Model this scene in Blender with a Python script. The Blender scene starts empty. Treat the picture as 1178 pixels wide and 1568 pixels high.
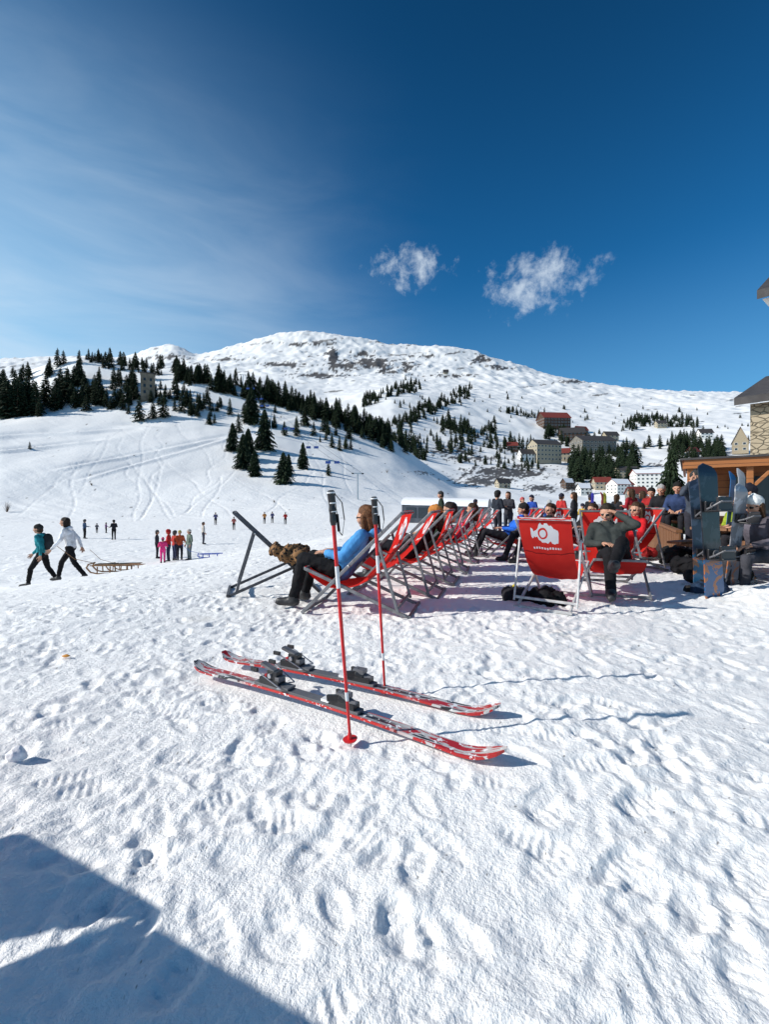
import bpy, math, random, numpy as np
from mathutils import Vector, Matrix, Quaternion
random.seed(7); rng=np.random.RandomState(7)
F=650.;CX=589.;HY=770.;CH=1.1
sc=bpy.context.scene
COL=sc.collection
def sstep(t): t=np.clip(t,0,1); return t*t*(3-2*t)
# ------------------------------------------------------------ noise
def perlin(x,y,seed=0):
    x=np.asarray(x,float);y=np.asarray(y,float)
    x0=np.floor(x);y0=np.floor(y);fx=x-x0;fy=y-y0
    def g(ix,iy,dx,dy):
        h=(ix.astype(np.int64)*374761393+iy.astype(np.int64)*668265263+seed*974634777)&0xffffffff
        h=((h^(h>>13))*1274126177)&0xffffffff
        h=h^(h>>16)
        a=h/4294967296.0*2*np.pi
        return np.cos(a)*dx+np.sin(a)*dy
    u=fx*fx*fx*(fx*(fx*6-15)+10);v=fy*fy*fy*(fy*(fy*6-15)+10)
    a=g(x0,y0,fx,fy);b=g(x0+1,y0,fx-1,fy);c=g(x0,y0+1,fx,fy-1);d=g(x0+1,y0+1,fx-1,fy-1)
    return 1.4*((a*(1-u)+b*u)*(1-v)+(c*(1-u)+d*u)*v)
# ------------------------------------------------------------ materials
MATS={}
def M(nt,op,a,b=None,c=None,clamp=False):
    n=nt.nodes.new('ShaderNodeMath');n.operation=op;n.use_clamp=clamp
    for i,v in enumerate((a,b,c)):
        if v is None: continue
        if isinstance(v,(int,float)): n.inputs[i].default_value=v
        else: nt.links.new(v,n.inputs[i])
    return n.outputs[0]
def mixc(nt,f,a,b,mode='MIX'):
    n=nt.nodes.new('ShaderNodeMix');n.data_type='RGBA';n.blend_type=mode
    for i,v in ((0,f),(6,a),(7,b)):
        if isinstance(v,(int,float)): n.inputs[i].default_value=v
        elif isinstance(v,tuple): n.inputs[i].default_value=(v[0],v[1],v[2],1)
        else: nt.links.new(v,n.inputs[i])
    return n.outputs[2]
def noise(nt,vec,scale,detail=3,rough=.5,out=0,dist=0):
    n=nt.nodes.new('ShaderNodeTexNoise');n.inputs['Scale'].default_value=scale
    n.inputs['Detail'].default_value=detail;n.inputs['Roughness'].default_value=rough;n.inputs['Distortion'].default_value=dist
    if vec is not None: nt.links.new(vec,n.inputs['Vector'])
    return n.outputs[out]
def ss(nt,v,a,b):
    n=nt.nodes.new('ShaderNodeMapRange');n.interpolation_type='SMOOTHSTEP'
    nt.links.new(v,n.inputs[0])
    if a<b: n.inputs[1].default_value=a;n.inputs[2].default_value=b
    else:
        n.inputs[1].default_value=b;n.inputs[2].default_value=a;n.inputs[3].default_value=1;n.inputs[4].default_value=0
    return n.outputs[0]
def newmat(name):
    m=bpy.data.materials.new(name);m.use_nodes=True
    nt=m.node_tree;bs=nt.nodes['Principled BSDF'];MATS[name]=m
    return m,nt,bs
def mat(name,col,rough=.6,metal=0,var=.25,scale=8,bump=.0,bscale=40,coat=0,spec=.5):
    if name in MATS: return MATS[name]
    m,nt,bs=newmat(name)
    tc=nt.nodes.new('ShaderNodeTexCoord').outputs['Object']
    n=noise(nt,tc,scale,3)
    c=mixc(nt,ss(nt,n,.3,.7),tuple(k*(1-var) for k in col),tuple(min(1,k*(1+var*.6)) for k in col))
    nt.links.new(c,bs.inputs['Base Color'])
    bs.inputs['Roughness'].default_value=rough;bs.inputs['Metallic'].default_value=metal;bs.inputs['Specular IOR Level'].default_value=spec
    if coat: bs.inputs['Coat Weight'].default_value=coat
    if bump:
        b=nt.nodes.new('ShaderNodeBump');b.inputs['Strength'].default_value=bump;b.inputs['Distance'].default_value=.02
        nt.links.new(noise(nt,tc,bscale,2),b.inputs['Height']);nt.links.new(b.outputs[0],bs.inputs['Normal'])
    return m
def cloth(name,col): return mat(name,col,.85,0,.35,6,.6,14,spec=.15)
# ------------------------------------------------------------ mesh utils
def mesh_from(name,V,Fc,mats,mi=None,smooth=False):
    me=bpy.data.meshes.new(name);me.from_pydata([tuple(v) for v in V],[],[tuple(int(i) for i in f) for f in Fc])
    for m in mats: me.materials.append(m)
    if mi is not None: me.polygons.foreach_set('material_index',np.asarray(mi,dtype=np.int32))
    if smooth: me.polygons.foreach_set('use_smooth',np.ones(len(me.polygons),dtype=bool))
    me.update();return me
def add(name,me,loc=(0,0,0),rot=0,scale=1,parent=None):
    o=bpy.data.objects.new(name,me);COL.objects.link(o);o.location=loc
    if isinstance(rot,(int,float)): o.rotation_euler=(0,0,rot)
    else: o.rotation_euler=rot
    o.scale=(scale,)*3 if isinstance(scale,(int,float)) else scale
    if parent: o.parent=parent
    return o
class B:
    def __init__(s): s.V=[];s.F=[];s.mi=[];s.m=[]
    def _m(s,m):
        if m not in s.m: s.m.append(m)
        return s.m.index(m)
    def poly(s,vs,fs,m):
        o=len(s.V);s.V+= [tuple(v) for v in vs];k=s._m(m)
        for f in fs: s.F.append(tuple(i+o for i in f));s.mi.append(k)
    def box(s,c,size,m,rot=None):
        vs=[]
        for dz in(-.5,.5):
            for dx,dy in((-.5,-.5),(.5,-.5),(.5,.5),(-.5,.5)):
                v=Vector((dx*size[0],dy*size[1],dz*size[2]))
                if rot is not None: v=rot@v
                vs.append(v+Vector(c))
        s.poly(vs,[(3,2,1,0),(4,5,6,7),(0,1,5,4),(1,2,6,5),(2,3,7,6),(3,0,4,7)],m)
    def beam(s,p0,p1,w,h,m):
        p0=Vector(p0);p1=Vector(p1);d=p1-p0
        q=d.to_track_quat('X','Z');s.box((p0+p1)/2,(d.length,w,h),m,q.to_matrix())
    def cyl(s,p0,p1,r0,r1,m,n=12):
        p0=Vector(p0);p1=Vector(p1);q=(p1-p0).to_track_quat('Z','X').to_matrix()
        vs=[]
        for p,r in((p0,r0),(p1,r1)):
            for i in range(n):
                a=2*math.pi*i/n;vs.append(p+q@Vector((r*math.cos(a),r*math.sin(a),0)))
        s.poly(vs,[(i,(i+1)%n,n+(i+1)%n,n+i) for i in range(n)]+[tuple(range(n-1,-1,-1)),tuple(range(n,2*n))],m)
    def tube(s,pts,r,m,n=8):
        for a,b in zip(pts[:-1],pts[1:]): s.cyl(a,b,r,r,m,n)
    def mesh(s,name,smooth=False): return mesh_from(name,s.V,s.F,s.m,s.mi,smooth)
    def obj(s,name,loc=(0,0,0),rot=0,bevel=0,parent=None,smooth=False,scale=1):
        o=add(name,s.mesh(name,smooth),loc,rot,scale,parent)
        if bevel:
            b=o.modifiers.new('b','BEVEL');b.width=bevel;b.segments=2;b.limit_method='ANGLE'
        return o
def empty(name,loc=(0,0,0),rot=0):
    e=bpy.data.objects.new(name,None);COL.objects.link(e);e.location=loc
    e.rotation_euler=(0,0,rot) if isinstance(rot,(int,float)) else rot
    e.empty_display_size=.1;return e
# ------------------------------------------------------------ remeshed bodies
def caps(V,Fc,p0,r0,p1,r1,n=10):
    p0=Vector(p0);p1=Vector(p1);d=p1-p0
    if d.length<1e-5: d=Vector((0,0,1e-4));p1=p0+d
    q=d.to_track_quat('Z','X').to_matrix();o=len(V)
    R=[]
    for t in(-90,-60,-30,0): R.append((p0,r0,math.radians(t)))
    for t in(0,30,60,90): R.append((p1,r1,math.radians(t)))
    V.append(p0-q@Vector((0,0,r0)))
    for p,r,t in R[1:-1]:
        for i in range(n):
            a=2*math.pi*i/n;V.append(p+q@Vector((r*math.cos(t)*math.cos(a),r*math.cos(t)*math.sin(a),r*math.sin(t))))
    V.append(p1+q@Vector((0,0,r1)));k=len(R)-2
    for i in range(n): Fc.append((o,o+1+(i+1)%n,o+1+i))
    for j in range(k-1):
        for i in range(n):
            a=o+1+j*n;Fc.append((a+i,a+(i+1)%n,a+n+(i+1)%n,a+n+i))
    a=o+1+(k-1)*n
    for i in range(n): Fc.append((a+i,a+(i+1)%n,len(V)-1))
def remesh(parts,vox,sm=2):
    V=[];Fc=[]
    for p in parts: caps(V,Fc,p[0],p[2],p[1],p[3])
    me=mesh_from('tmp',V,Fc,[]);o=bpy.data.objects.new('tmp',me);COL.objects.link(o)
    r=o.modifiers.new('r','REMESH');r.mode='VOXEL';r.voxel_size=vox
    s=o.modifiers.new('s','SMOOTH');s.iterations=sm;s.factor=.5
    dg=bpy.context.evaluated_depsgraph_get();dg.update()
    e=o.evaluated_get(dg);em=e.to_mesh()
    n=len(em.vertices);co=np.empty(n*3);em.vertices.foreach_get('co',co);co=co.reshape(-1,3)
    faces=[tuple(p.vertices) for p in em.polygons]
    e.to_mesh_clear();bpy.data.objects.remove(o);bpy.data.meshes.remove(me)
    cen=np.array([co[list(f)].mean(0) for f in faces])
    best=np.full(len(faces),1e9);tag=np.zeros(len(faces),int)
    for i,p in enumerate(parts):
        a=np.array(p[0],float);b=np.array(p[1],float);ab=b-a;L=max(ab@ab,1e-9)
        t=np.clip((cen-a)@ab/L,0,1);dd=np.linalg.norm(cen-(a+t[:,None]*ab),axis=1)-(p[2]+(p[3]-p[2])*t)
        k=dd<best;best[k]=dd[k];tag[k]=i
    return co,faces,[parts[i][4] for i in tag]
V3=lambda *a:Vector(a)
HEADS={}
def head(style):
    if style in HEADS: return HEADS[style]
    P=[((-.03,0,.035),(.015,0,.035),.088,.082,'skin'),((.02,0,-.03),(.05,0,-.068),.058,.032,'skin'),
       ((.045,-.028,-.02),(.045,.028,-.02),.043,.043,'skin'),
       ((.09,0,.008),(.108,0,-.022),.009,.013,'skin'),((.083,-.016,-.052),(.083,.016,-.052),.008,.008,'lips'),
       ((0,.083,-.0),(-.005,.083,.02),.013,.016,'skin'),((0,-.083,-.0),(-.005,-.083,.02),.013,.016,'skin'),
       ((.085,.029,.006),(.086,.029,.006),.011,.011,'eye'),((.085,-.029,.006),(.086,-.029,.006),.011,.011,'eye'),
       ((.082,-.04,.028),(.082,.04,.028),.012,.012,'skin'),
       ((-.03,0,-.04),(-.05,0,-.14),.056,.056,'skin')]
    if 'glass' in style:
        P+=[((.092,.024,.008),(.088,.038,.008),.0145,.0145,'eye'),((.092,-.024,.008),(.088,-.038,.008),.0145,.0145,'eye'),((.07,.07,.015),(0,.086,.015),.005,.005,'eye'),((.07,-.07,.015),(0,-.086,.015),.005,.005,'eye')]
    if 'hat' in style:
        P+=[((-.03,0,.06),(.0,0,.07),.1,.096,'hat'),((-.03,0,.12),(-.03,0,.14),.06,.035,'hat'),
            ((-.05,0,-.02),(-.04,0,.0),.08,.08,'hair')]
    elif 'helmet' in style:
        P+=[((-.03,0,.06),(.0,0,.07),.118,.114,'hat'),((-.05,.0,-.02),(-.05,0,.0),.092,.092,'hat')]
    else:
        P+=[((-.04,0,.055),(.0,0,.072),.097,.085,'hair'),((-.055,0,-.02),(-.05,0,.0),.078,.083,'hair')]
    if 'long' in style:
        P+=[((-.06,0,.0),(-.085,0,-.2),.085,.05,'hair'),((-.02,.075,.02),(-.03,.075,-.17),.035,.025,'hair'),((-.02,-.075,.02),(-.03,-.075,-.17),.035,.025,'hair')]
    HEADS[style]=remesh(P,.0075,2);return HEADS[style]
_h=None
def hand():
    global _h
    if _h: return _h
    P=[((.01,-.02,0),(.075,-.028,0),.017,.014,'hand'),((.01,.0,0),(.08,.0,0),.018,.014,'hand'),((.01,.018,0),(.075,.026,0),.018,.014,'hand'),((-.03,0,0),(.015,0,0),.026,.024,'hand')]
    for y,l in((-.032,.052),(-.011,.066),(.011,.072),(.031,.064)):
        a=(.08,y,0);b=(.08+l*.5,y*1.15,-.012);c=(.08+l*.85,y*1.2,-.036)
        P+=[(a,b,.0088,.0082,'hand'),(b,c,.008,.0068,'hand')]
    P+=[((.02,.025,0),(.05,.055,-.01),.013,.011,'hand'),((.05,.055,-.01),(.078,.066,-.022),.0105,.0085,'hand')]
    _h=remesh(P,.0052,1);return _h
def pose_stand(walk=0,arms='down',lean=0):
    J=dict(pelvis=V3(0,0,.92),belly=V3(.01,0,1.08),chest=V3(lean*.6,0,1.28),neck=V3(lean,0,1.44),head=V3(lean*1.15+.03,0,1.575))
    for s,k in((1,'L'),(-1,'R')):
        w=walk*s
        J['sh'+k]=V3(lean*.9,.17*s,1.385)
        J['hip'+k]=V3(0,.09*s,.89)
        J['kn'+k]=V3(.03+w*.2+abs(w)*.04,.1*s,.49+abs(w)*.01)
        J['an'+k]=V3(w*.36-(.04 if w<0 else 0),.1*s,.09+(.05 if w<0 else 0))
        J['toe'+k]=V3(w*.36+.16-(.03 if w<0 else 0),.12*s,.045)
        J['el'+k]=V3(lean*.7-w*.12-.02,.235*s,1.12);J['wr'+k]=V3(lean*.7-w*.22+.08,.24*s,.9)
        if arms=='fold': J['el'+k]=V3(.02,.24*s,1.13);J['wr'+k]=V3(.24,.08*s,1.17)
        if arms=='poles': J['el'+k]=V3(.0,.26*s,1.12);J['wr'+k]=V3(.24,.25*s,1.08)
        if arms=='back' and s<0: J['el'+k]=V3(-.1,.22*s,1.13);J['wr'+k]=V3(-.18,.2*s,.91)
        if arms=='up' and s<0: J['el'+k]=V3(.2,.22*s,1.28);J['wr'+k]=V3(.2,.1*s,1.5)
    return J
def pose_deck(arm='lap',legs='down',fwd=0):
    J=dict(pelvis=V3(.1+fwd*.7,0,.41),belly=V3(.0+fwd,0,.5),chest=V3(-.13+fwd,0,.66),neck=V3(-.25+fwd,0,.83),head=V3(-.27+fwd*1.3,0,.965))
    for s,k in((1,'L'),(-1,'R')):
        J['sh'+k]=V3(-.22+fwd,.17*s,.79);J['hip'+k]=V3(.12+fwd*.7,.09*s,.42)
        J['kn'+k]=V3(.52+fwd*.5,.13*s,.53);J['an'+k]=V3(.72,.14*s,.1);J['toe'+k]=V3(.88,.17*s,.06)
        if legs=='cross' and s>0: J['kn'+k]=V3(.5,.02*s,.66);J['an'+k]=V3(.84,-.14,.42);J['toe'+k]=V3(.99,-.14,.46)
        if legs=='out': J['kn'+k]=V3(.6,.12*s,.46);J['an'+k]=V3(1.02,.12*s,.2);J['toe'+k]=V3(1.08,.14*s,.34)
        J['el'+k]=V3(-.06+fwd,.27*s,.58);J['wr'+k]=V3(.16+fwd,.14*s,.6)
        if arm=='face' and s>0: J['el'+k]=V3(.04,.27*s,.84);J['wr'+k]=V3(-.13,.1*s,.965)
        if arm=='head': J['el'+k]=V3(-.18,.38*s,1.02);J['wr'+k]=V3(-.3,.15*s,1.06)
    return J
def pose_sit(knee=.52,seat=.45):
    J=dict(pelvis=V3(0,0,seat+.1),belly=V3(.02,0,seat+.24),chest=V3(.05,0,seat+.43),neck=V3(.08,0,seat+.6),head=V3(.12,0,seat+.73))
    for s,k in((1,'L'),(-1,'R')):
        J['sh'+k]=V3(.06,.17*s,seat+.54);J['hip'+k]=V3(.02,.09*s,seat+.09);J['kn'+k]=V3(.43,.12*s,knee);J['an'+k]=V3(.46,.12*s,.1);J['toe'+k]=V3(.62,.14*s,.045)
        J['el'+k]=V3(.1,.25*s,seat+.3);J['wr'+k]=V3(.3,.12*s,seat+.24)
    return J
SK=[mat('skin_light',(.5,.27,.18),.5,0,.08,spec=.3),mat('skin_tan',(.38,.2,.13),.5,0,.08,spec=.3)]
EYE=mat('dark_eyes',(.01,.01,.012),.4,0,.1,spec=.3);LIP=mat('lips',(.4,.14,.12),.4,0,.1)
def person(name,J,loc,rot,jk,pt,boots=(.02,.02,.022),hair=(.05,.025,.012),hat=None,style='',near=False,scale=1,skin=0,look=0,tilt=0,glove=None,extra=None,slim=1.0,jm=None,coat=False):
    w=slim;vox=.014 if near else .024
    P=[]
    ax=(J['shL']-J['shR']).normalized()
    up=(J['neck']-J['pelvis']).normalized()
    P+=[(J['hipL'],J['hipR'],.105*w,.105*w,'pt')]
    for s in(1,-1):
        P+=[(J['pelvis']+ax*.05*s+up*(-.06 if coat else .01),J['belly']+ax*.045*s,.118*w,.108*w,'jk'),(J['belly']+ax*.045*s,J['chest']+ax*.07*s,.108*w,.115*w,'jk'),
            (J['chest']+ax*.07*s,J['sh'+('L' if s>0 else 'R')]-ax*.03*s,.11*w,.07*w,'jk')]
    P+=[(J['neck']-up*.05,J['neck']+up*.0,.075,.066,'jk'),(J['neck'],J['head']-V3(.0,0,.06),.05,.05,'skin')]
    for k in'LR':
        P+=[(J['sh'+k],J['el'+k],.066*w,.054*w,'jk'),(J['el'+k],J['wr'+k],.054*w,.04*w,'jk'),
            (J['hip'+k],J['kn'+k],.098*w,.068*w,'pt'),(J['kn'+k],J['an'+k],.068*w,.052*w,'pt'),
            (J['an'+k],J['an'+k]-V3(0,0,.03),.062,.06,'bt'),(J['an'+k]-V3(.02,0,.035),J['toe'+k],.055,.044,'bt')]
    if extra=='pack':
        P+=[(J['chest']+V3(-.17,0,.08),J['belly']+V3(-.18,0,.02),.11,.12,'pk')]
    if extra=='hood' or near:
        P+=[(J['neck']+V3(-.08,-.05,-.01),J['neck']+V3(-.08,.05,-.01),.058,.058,'jk')]
    co,fs,tg=remesh(P,vox,3)
    d=perlin(co[:,0]*13+co[:,2]*5,co[:,1]*13+co[:,2]*14,3)*.009+perlin(co[:,0]*30,co[:,2]*30+co[:,1]*9,5)*.005
    co=co*1.0;co[:,0]+=d;co[:,1]+=d*.7
    V=[co];FF=list(fs);T=list(tg);off=len(co)
    hc,hf,ht=head(style)
    R=np.array((Matrix.Rotation(look,3,'Z')@Matrix.Rotation(tilt,3,'Y')))
    V.append(hc@R.T+np.array(J['head']));FF+=[tuple(i+off for i in f) for f in hf];T+=ht;off+=len(hc)
    for k in'LR':
        c,f,t=hand();f0=(J['wr'+k]-J['el'+k]).normalized()
        yy=Vector((0,0,1)).cross(f0)
        if yy.length<.1: yy=V3(0,1,0)
        if abs(f0.z)>.7: yy=V3(1,0,0)-f0*f0.x
        yy.normalize();zz=f0.cross(yy)
        if k=='R' and abs(f0.z)<=.7: yy=-yy
        Mx=np.array(Matrix((f0,yy,zz)).transposed())
        V.append(c@Mx.T+np.array(J['wr'+k]+f0*.045));FF+=[tuple(i+off for i in q) for q in f];T+=t;off+=len(c)
    key=lambda c:'_'.join('%02d'%int(x*99) for x in c)
    ms={'jk':jm or cloth('jacket_'+key(jk),jk),'pt':cloth('trousers_'+key(pt),pt),'bt':mat('boots_'+key(boots),boots,.5),'skin':SK[skin],'hair':mat('hair_'+key(hair),hair,.5,0,.5,60,.6,90,spec=.2),
        'hat':cloth('hat_'+key(hat or (.1,.1,.1)),hat or (.1,.1,.1)),'eye':EYE,'lips':LIP,'hand':(cloth('glove_'+key(glove),glove) if glove else SK[skin]),'pk':cloth('backpack_fabric',(.03,.035,.04))}
    tags=sorted(set(T));ml=[ms[t] for t in tags]
    me=mesh_from(name,np.vstack(V),FF,ml,[tags.index(t) for t in T],True)
    return add(name,me,loc,rot,scale)
# ------------------------------------------------------------ terrain function
PXC=[-400,-100,0,60,120,170,200,230,262,300,340,400,455,500,560,600,650,700,760,830,900,1000,1100,1178,1600]
def row(xs,ys): return np.interp(PXC,xs,ys)
T0=[-400,0,100,200,300,400,500,600,700,800,900,1000,1178,1600]
rows=[(60,row([0,1],[803,803])),(75,row(T0,[790,792,796,797,797,795,795,797,797,797,797,797,797,797])),
(95,row(T0,[745,748,757,768,772,772,772,782,790,790,790,790,790,790])),
(120,row(T0,[690,695,705,720,730,738,745,762,780,783,785,785,780,775])),
(150,row(T0,[645,658,665,678,690,702,715,740,770,776,780,780,775,770])),
(190,row(T0,[610,640,634,642,645,660,685,715,760,768,775,775,765,760])),
(240,row([-400,0,60,120,170,230,300,400,500,560,600,650,700,800,900,1000,1178,1600],[570,580,556,541,549,560,569,596,623,647,672,706,738,758,768,765,755,750])),
(290,row(T0,[580,602,575,585,595,620,650,695,745,752,762,757,745,740])),
(400,row(T0,[600,620,620,625,630,645,670,705,728,738,745,738,728,725])),
(550,row(T0,[600,620,620,625,630,640,660,680,700,716,725,722,712,705])),
(800,row(T0,[590,600,600,605,610,620,635,632,655,680,690,690,682,680])),
(1100,row(T0,[580,590,590,592,595,600,612,593,610,635,650,655,650,645])),
(1500,row(T0,[580,585,585,585,585,590,605,597,603,618,628,632,632,630])),
(2200,row(T0,[575,575,575,575,572,570,575,580,588,598,608,615,620,620])),
(3000,row(T0,[560,560,560,560,555,543,543,552,560,575,592,602,612,614])),
(3800,row([-400,0,110,190,225,262,300,340,400,455,520,600,700,760,830,900,1000,1100,1178,1600],[560,549,543,548,533,523,544,534,512,503,508,525,529,546,569,587,598,607,613,628])),
(5200,row([0,1],[600,600])),(9000,row([0,1],[680,680]))]
LY=np.log([r[0] for r in rows]);NG=340
gpx=np.arange(-400,1601,4.);gly=np.linspace(LY[0],LY[-1],NG)
tmp=np.array([np.interp(gpx,PXC,r[1]) for r in rows])
GT=np.array([np.interp(gly,LY,tmp[:,i]) for i in range(len(gpx))]).T
k=np.exp(-np.linspace(-2,2,11)**2);k/=k.sum()
GT=np.apply_along_axis(lambda a:np.convolve(np.pad(a,5,'edge'),k,'valid'),0,GT)
k=np.exp(-np.linspace(-2,2,7)**2);k/=k.sum()
GT=np.apply_along_axis(lambda a:np.convolve(np.pad(a,3,'edge'),k,'valid'),1,GT)
def tabpy(px,Y):
    a=np.clip((px-gpx[0])/4.,0,len(gpx)-1.001);b=np.clip((np.log(np.maximum(Y,60))-gly[0])/(gly[1]-gly[0]),0,NG-1.001)
    i=a.astype(int);j=b.astype(int);fa=a-i;fb=b-j
    return (GT[j,i]*(1-fa)+GT[j,i+1]*fa)*(1-fb)+(GT[j+1,i]*(1-fa)+GT[j+1,i+1]*fa)*fb
def nearz(x,y):
    t=np.clip((y-7),-10,40)*.022+np.maximum(-x-1.5,0)*.055
    z=-2.1*sstep(t)
    z=z+.28*np.exp(-(((x-4.75)/.75)**2+((y-4.4)/.8)**2))
    z=z+.05*perlin(x*.5,y*.5,11)*np.clip(1-y/20,0,1)
    return z
def H(x,y):
    x=np.asarray(x,float);y=np.asarray(y,float)
    th=np.arctan2(x,y);r=np.hypot(x,y)
    tc=np.clip(th,-.96,.96);Y=r*np.cos(tc);px=CX+F*np.tan(tc)
    py=tabpy(px,Y)
    wb=sstep((np.abs(th)-1.0)/1.2);py=py*(1-wb)+790*wb
    zf=CH-(py-HY)/F*Y
    big=perlin(x/42,y/42,1)*1.5+perlin(x/17,y/22,2)*.4
    zf=zf+big*sstep((r-75)/60)*(1+r/900.)
    wx=x+120*perlin(x/500,y/500,41);wy=y+120*perlin(x/500,y/500,42)
    zf=zf+sstep((r-1300)/1500)*(30*(.35-np.abs(perlin(wx/430,wy/700,4)))+19*(.3-np.abs(perlin(wx/170,wy/300,8)))+7*perlin(wx/60,wy/90,9))
    zn=nearz(x,y)
    w=sstep((Y-48)/16)
    return zn*(1-w)+zf*w
def g(x,y): return float(H(np.array([x]),np.array([y]))[0])
def place(px,py,ymin=62,ymax=4200):
    Y=np.exp(np.linspace(math.log(ymin),math.log(ymax),700));x=(px-CX)/F*Y
    z=H(x,Y);p=HY-(z-CH)/Y*F
    k=np.where(p<=py)[0]
    i=k[0] if len(k) else int(np.argmin(p))
    return float(x[i]),float(Y[i]),float(z[i])
# ------------------------------------------------------------ people
def at(px,Y): return (px-CX)/F*Y
def facing(dx,dy): return math.atan2(dy,dx)
def stand(name,px,Y,rot,jk,pt,z=None,**kw):
    x=at(px,Y);wk=kw.pop('walk',0);ar=kw.pop('arms','down');ln=kw.pop('lean',0)
    return person(name,pose_stand(wk,ar,ln),(x,Y,(g(x,Y) if z is None else z)-.01),rot,jk,pt,**kw)
FA=facing(-.96,.26)
ROW=[(-.25,4.42),(.14,5.25),(.46,6.1),(.8,7.0),(1.18,8.0),(1.6,9.1),(2.05,10.3)]
BLK=(.01,.01,.012)
def seated(name,cx,cy,rot,jk,pt,**kw):
    ar=kw.pop('arm','lap');lg=kw.pop('legs','down');fw=kw.pop('fwd',0)
    return person(name,pose_deck(ar,lg,fw),(cx,cy,g(cx,cy)+.0),rot,jk,pt,**kw)
seated('seated_woman',ROW[0][0],ROW[0][1],FA,(.07,.26,.55),BLK,hair=(.14,.055,.02),style='longglass',near=True,scale=.97,slim=1.1,look=-.3,fwd=.16)
seated('seated_woman',ROW[2][0],ROW[2][1],FA,(.015,.015,.018),(.02,.02,.025),hair=(.03,.015,.01),style='longhat',hat=(.5,.2,.05),scale=.96)
seated('seated_man',ROW[3][0],ROW[3][1],FA,(.03,.05,.035),(.02,.02,.025),style='glass',hair=(.02,.012,.01))
seated('seated_woman',ROW[5][0],ROW[5][1],FA,(.35,.05,.12),(.02,.02,.025),style='long')
R1=(1.9,4.72,facing(.58,.81));R2=(2.84,5.3,facing(-.3,-.95));R3=(3.9,6.9,facing(-.95,-.3))
seated('seated_man',R2[0],R2[1],R2[2],(.045,.052,.05),BLK,style='glass',near=True,arm='face',legs='cross',hair=(.025,.018,.012),scale=.97,slim=1.08,look=-.5,tilt=.15)
seated('seated_woman',R3[0],R3[1],R3[2],(.5,.015,.02),(.5,.015,.02),style='longglass',legs='out')
RB=[(3.0,8.2,facing(-.9,-.4)),(4.3,9.2,facing(-.9,-.3)),(3.4,10.6,facing(-.95,.1)),(5.4,11.2,facing(-.95,-.2))]
seated('seated_man',RB[0][0],RB[0][1],RB[0][2],(.012,.012,.015),(.02,.02,.03),style='glass')
seated('seated_man',2.6,8.8,facing(-.9,.1),(.02,.12,.55),(.02,.02,.03),style='hat',hat=(.02,.02,.02))
chairs_extra=[(2.6,8.8,facing(-.9,.1))]
seated('seated_man',RB[1][0],RB[1][1],RB[1][2],(.015,.015,.018),(.02,.02,.03),style='glass')
seated('seated_woman',RB[3][0],RB[3][1],RB[3][2],(.4,.02,.03),(.02,.02,.03),style='longhat',hat=(.5,.5,.5))
stand('standing_man',762,15.2,facing(.8,.5),(.02,.025,.035),(.02,.022,.03),style='helmet',hat=(.02,.02,.02),arms='fold')
stand('standing_woman',779,15.6,facing(-.6,-.6),(.04,.04,.05),(.03,.035,.05),style='long',arms='fold')
stand('standing_man',676,15.5,facing(-1,0),(.02,.03,.02),(.02,.02,.02),style='hat',hat=(.05,.05,.05))
stand('standing_woman',800,19,facing(.3,-.8),(.5,.5,.5),(.02,.02,.02),style='hat',hat=(.5,.1,.1))
stand('standing_man',842,21,facing(-.3,-.8),(.05,.12,.35),(.02,.02,.02),style='helmet',hat=(.5,.5,.5))
stand('walking_woman',64,11.7,facing(-.95,-.3),(.02,.22,.26),BLK,walk=.8,style='hat',hat=(.03,.03,.03),extra='pack',lean=.06,near=True,scale=.98)
stand('walking_woman',108,11.3,facing(-.95,-.3),(.7,.7,.72),BLK,walk=-.9,style='long',lean=.1,arms='back',hair=(.02,.012,.01),near=True,scale=.98)
for nm,px,Y,r,jk,pt,s,st,ht in [('child_skier',249,22,2.,(.75,.05,.2),(.8,.05,.25),.78,'hat',(.6,.1,.2)),('standing_man',240,24.5,.4,(.03,.03,.04),(.02,.02,.03),.95,'hat',(.1,.1,.1)),
  ('skier',258,22.6,3.4,(.5,.03,.03),(.03,.04,.07),1,'helmet',(.4,.02,.02)),('skier',267,23.2,1.,(.45,.05,.04),(.04,.05,.1),.95,'helmet',(.1,.1,.1)),('skier',275,23.,-1.,(.55,.1,.04),(.03,.03,.04),.95,'hat',(.5,.4,.1)),
  ('standing_woman',290,22.4,-2.2,(.16,.2,.16),(.12,.15,.16),.95,'hat',(.5,.45,.4)),('standing_man',311,33,.6,(.5,.45,.4),(.05,.05,.07),1,'',None),('skier',129,38,1.,(.03,.06,.12),BLK,1,'helmet',(.1,.1,.1)),
  ('skier',174,37,2.5,(.02,.02,.025),BLK,1,'helmet',(.03,.03,.03)),('child_skier',148,45,2,(.1,.1,.12),BLK,.6,'helmet',(.1,.1,.1)),('child_skier',162,45,1,(.1,.03,.12),BLK,.65,'helmet',(.1,.1,.1)),
  ('skier',358,50,2,(.4,.12,.1),BLK,.9,'',None),('skier',405,62,2,(.5,.2,.05),BLK,1,'',None),('skier',417,64,2,(.1,.1,.2),BLK,1,'',None),('skier',437,60,2,(.4,.02,.02),BLK,1,'',None),('skier',330,58,2,(.1,.1,.2),BLK,1,'',None)]:
    stand(nm,px,Y,r,jk,pt,style=st,hat=ht,scale=s,arms='poles' if 'skier' in nm else 'down')
def sitp(name,px,Y,rot,jk,pt,dz=0,**kw):
    x=at(px,Y);return person(name,pose_sit(),(x,Y,g(x,Y)+dz),rot,jk,pt,**kw)
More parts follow.
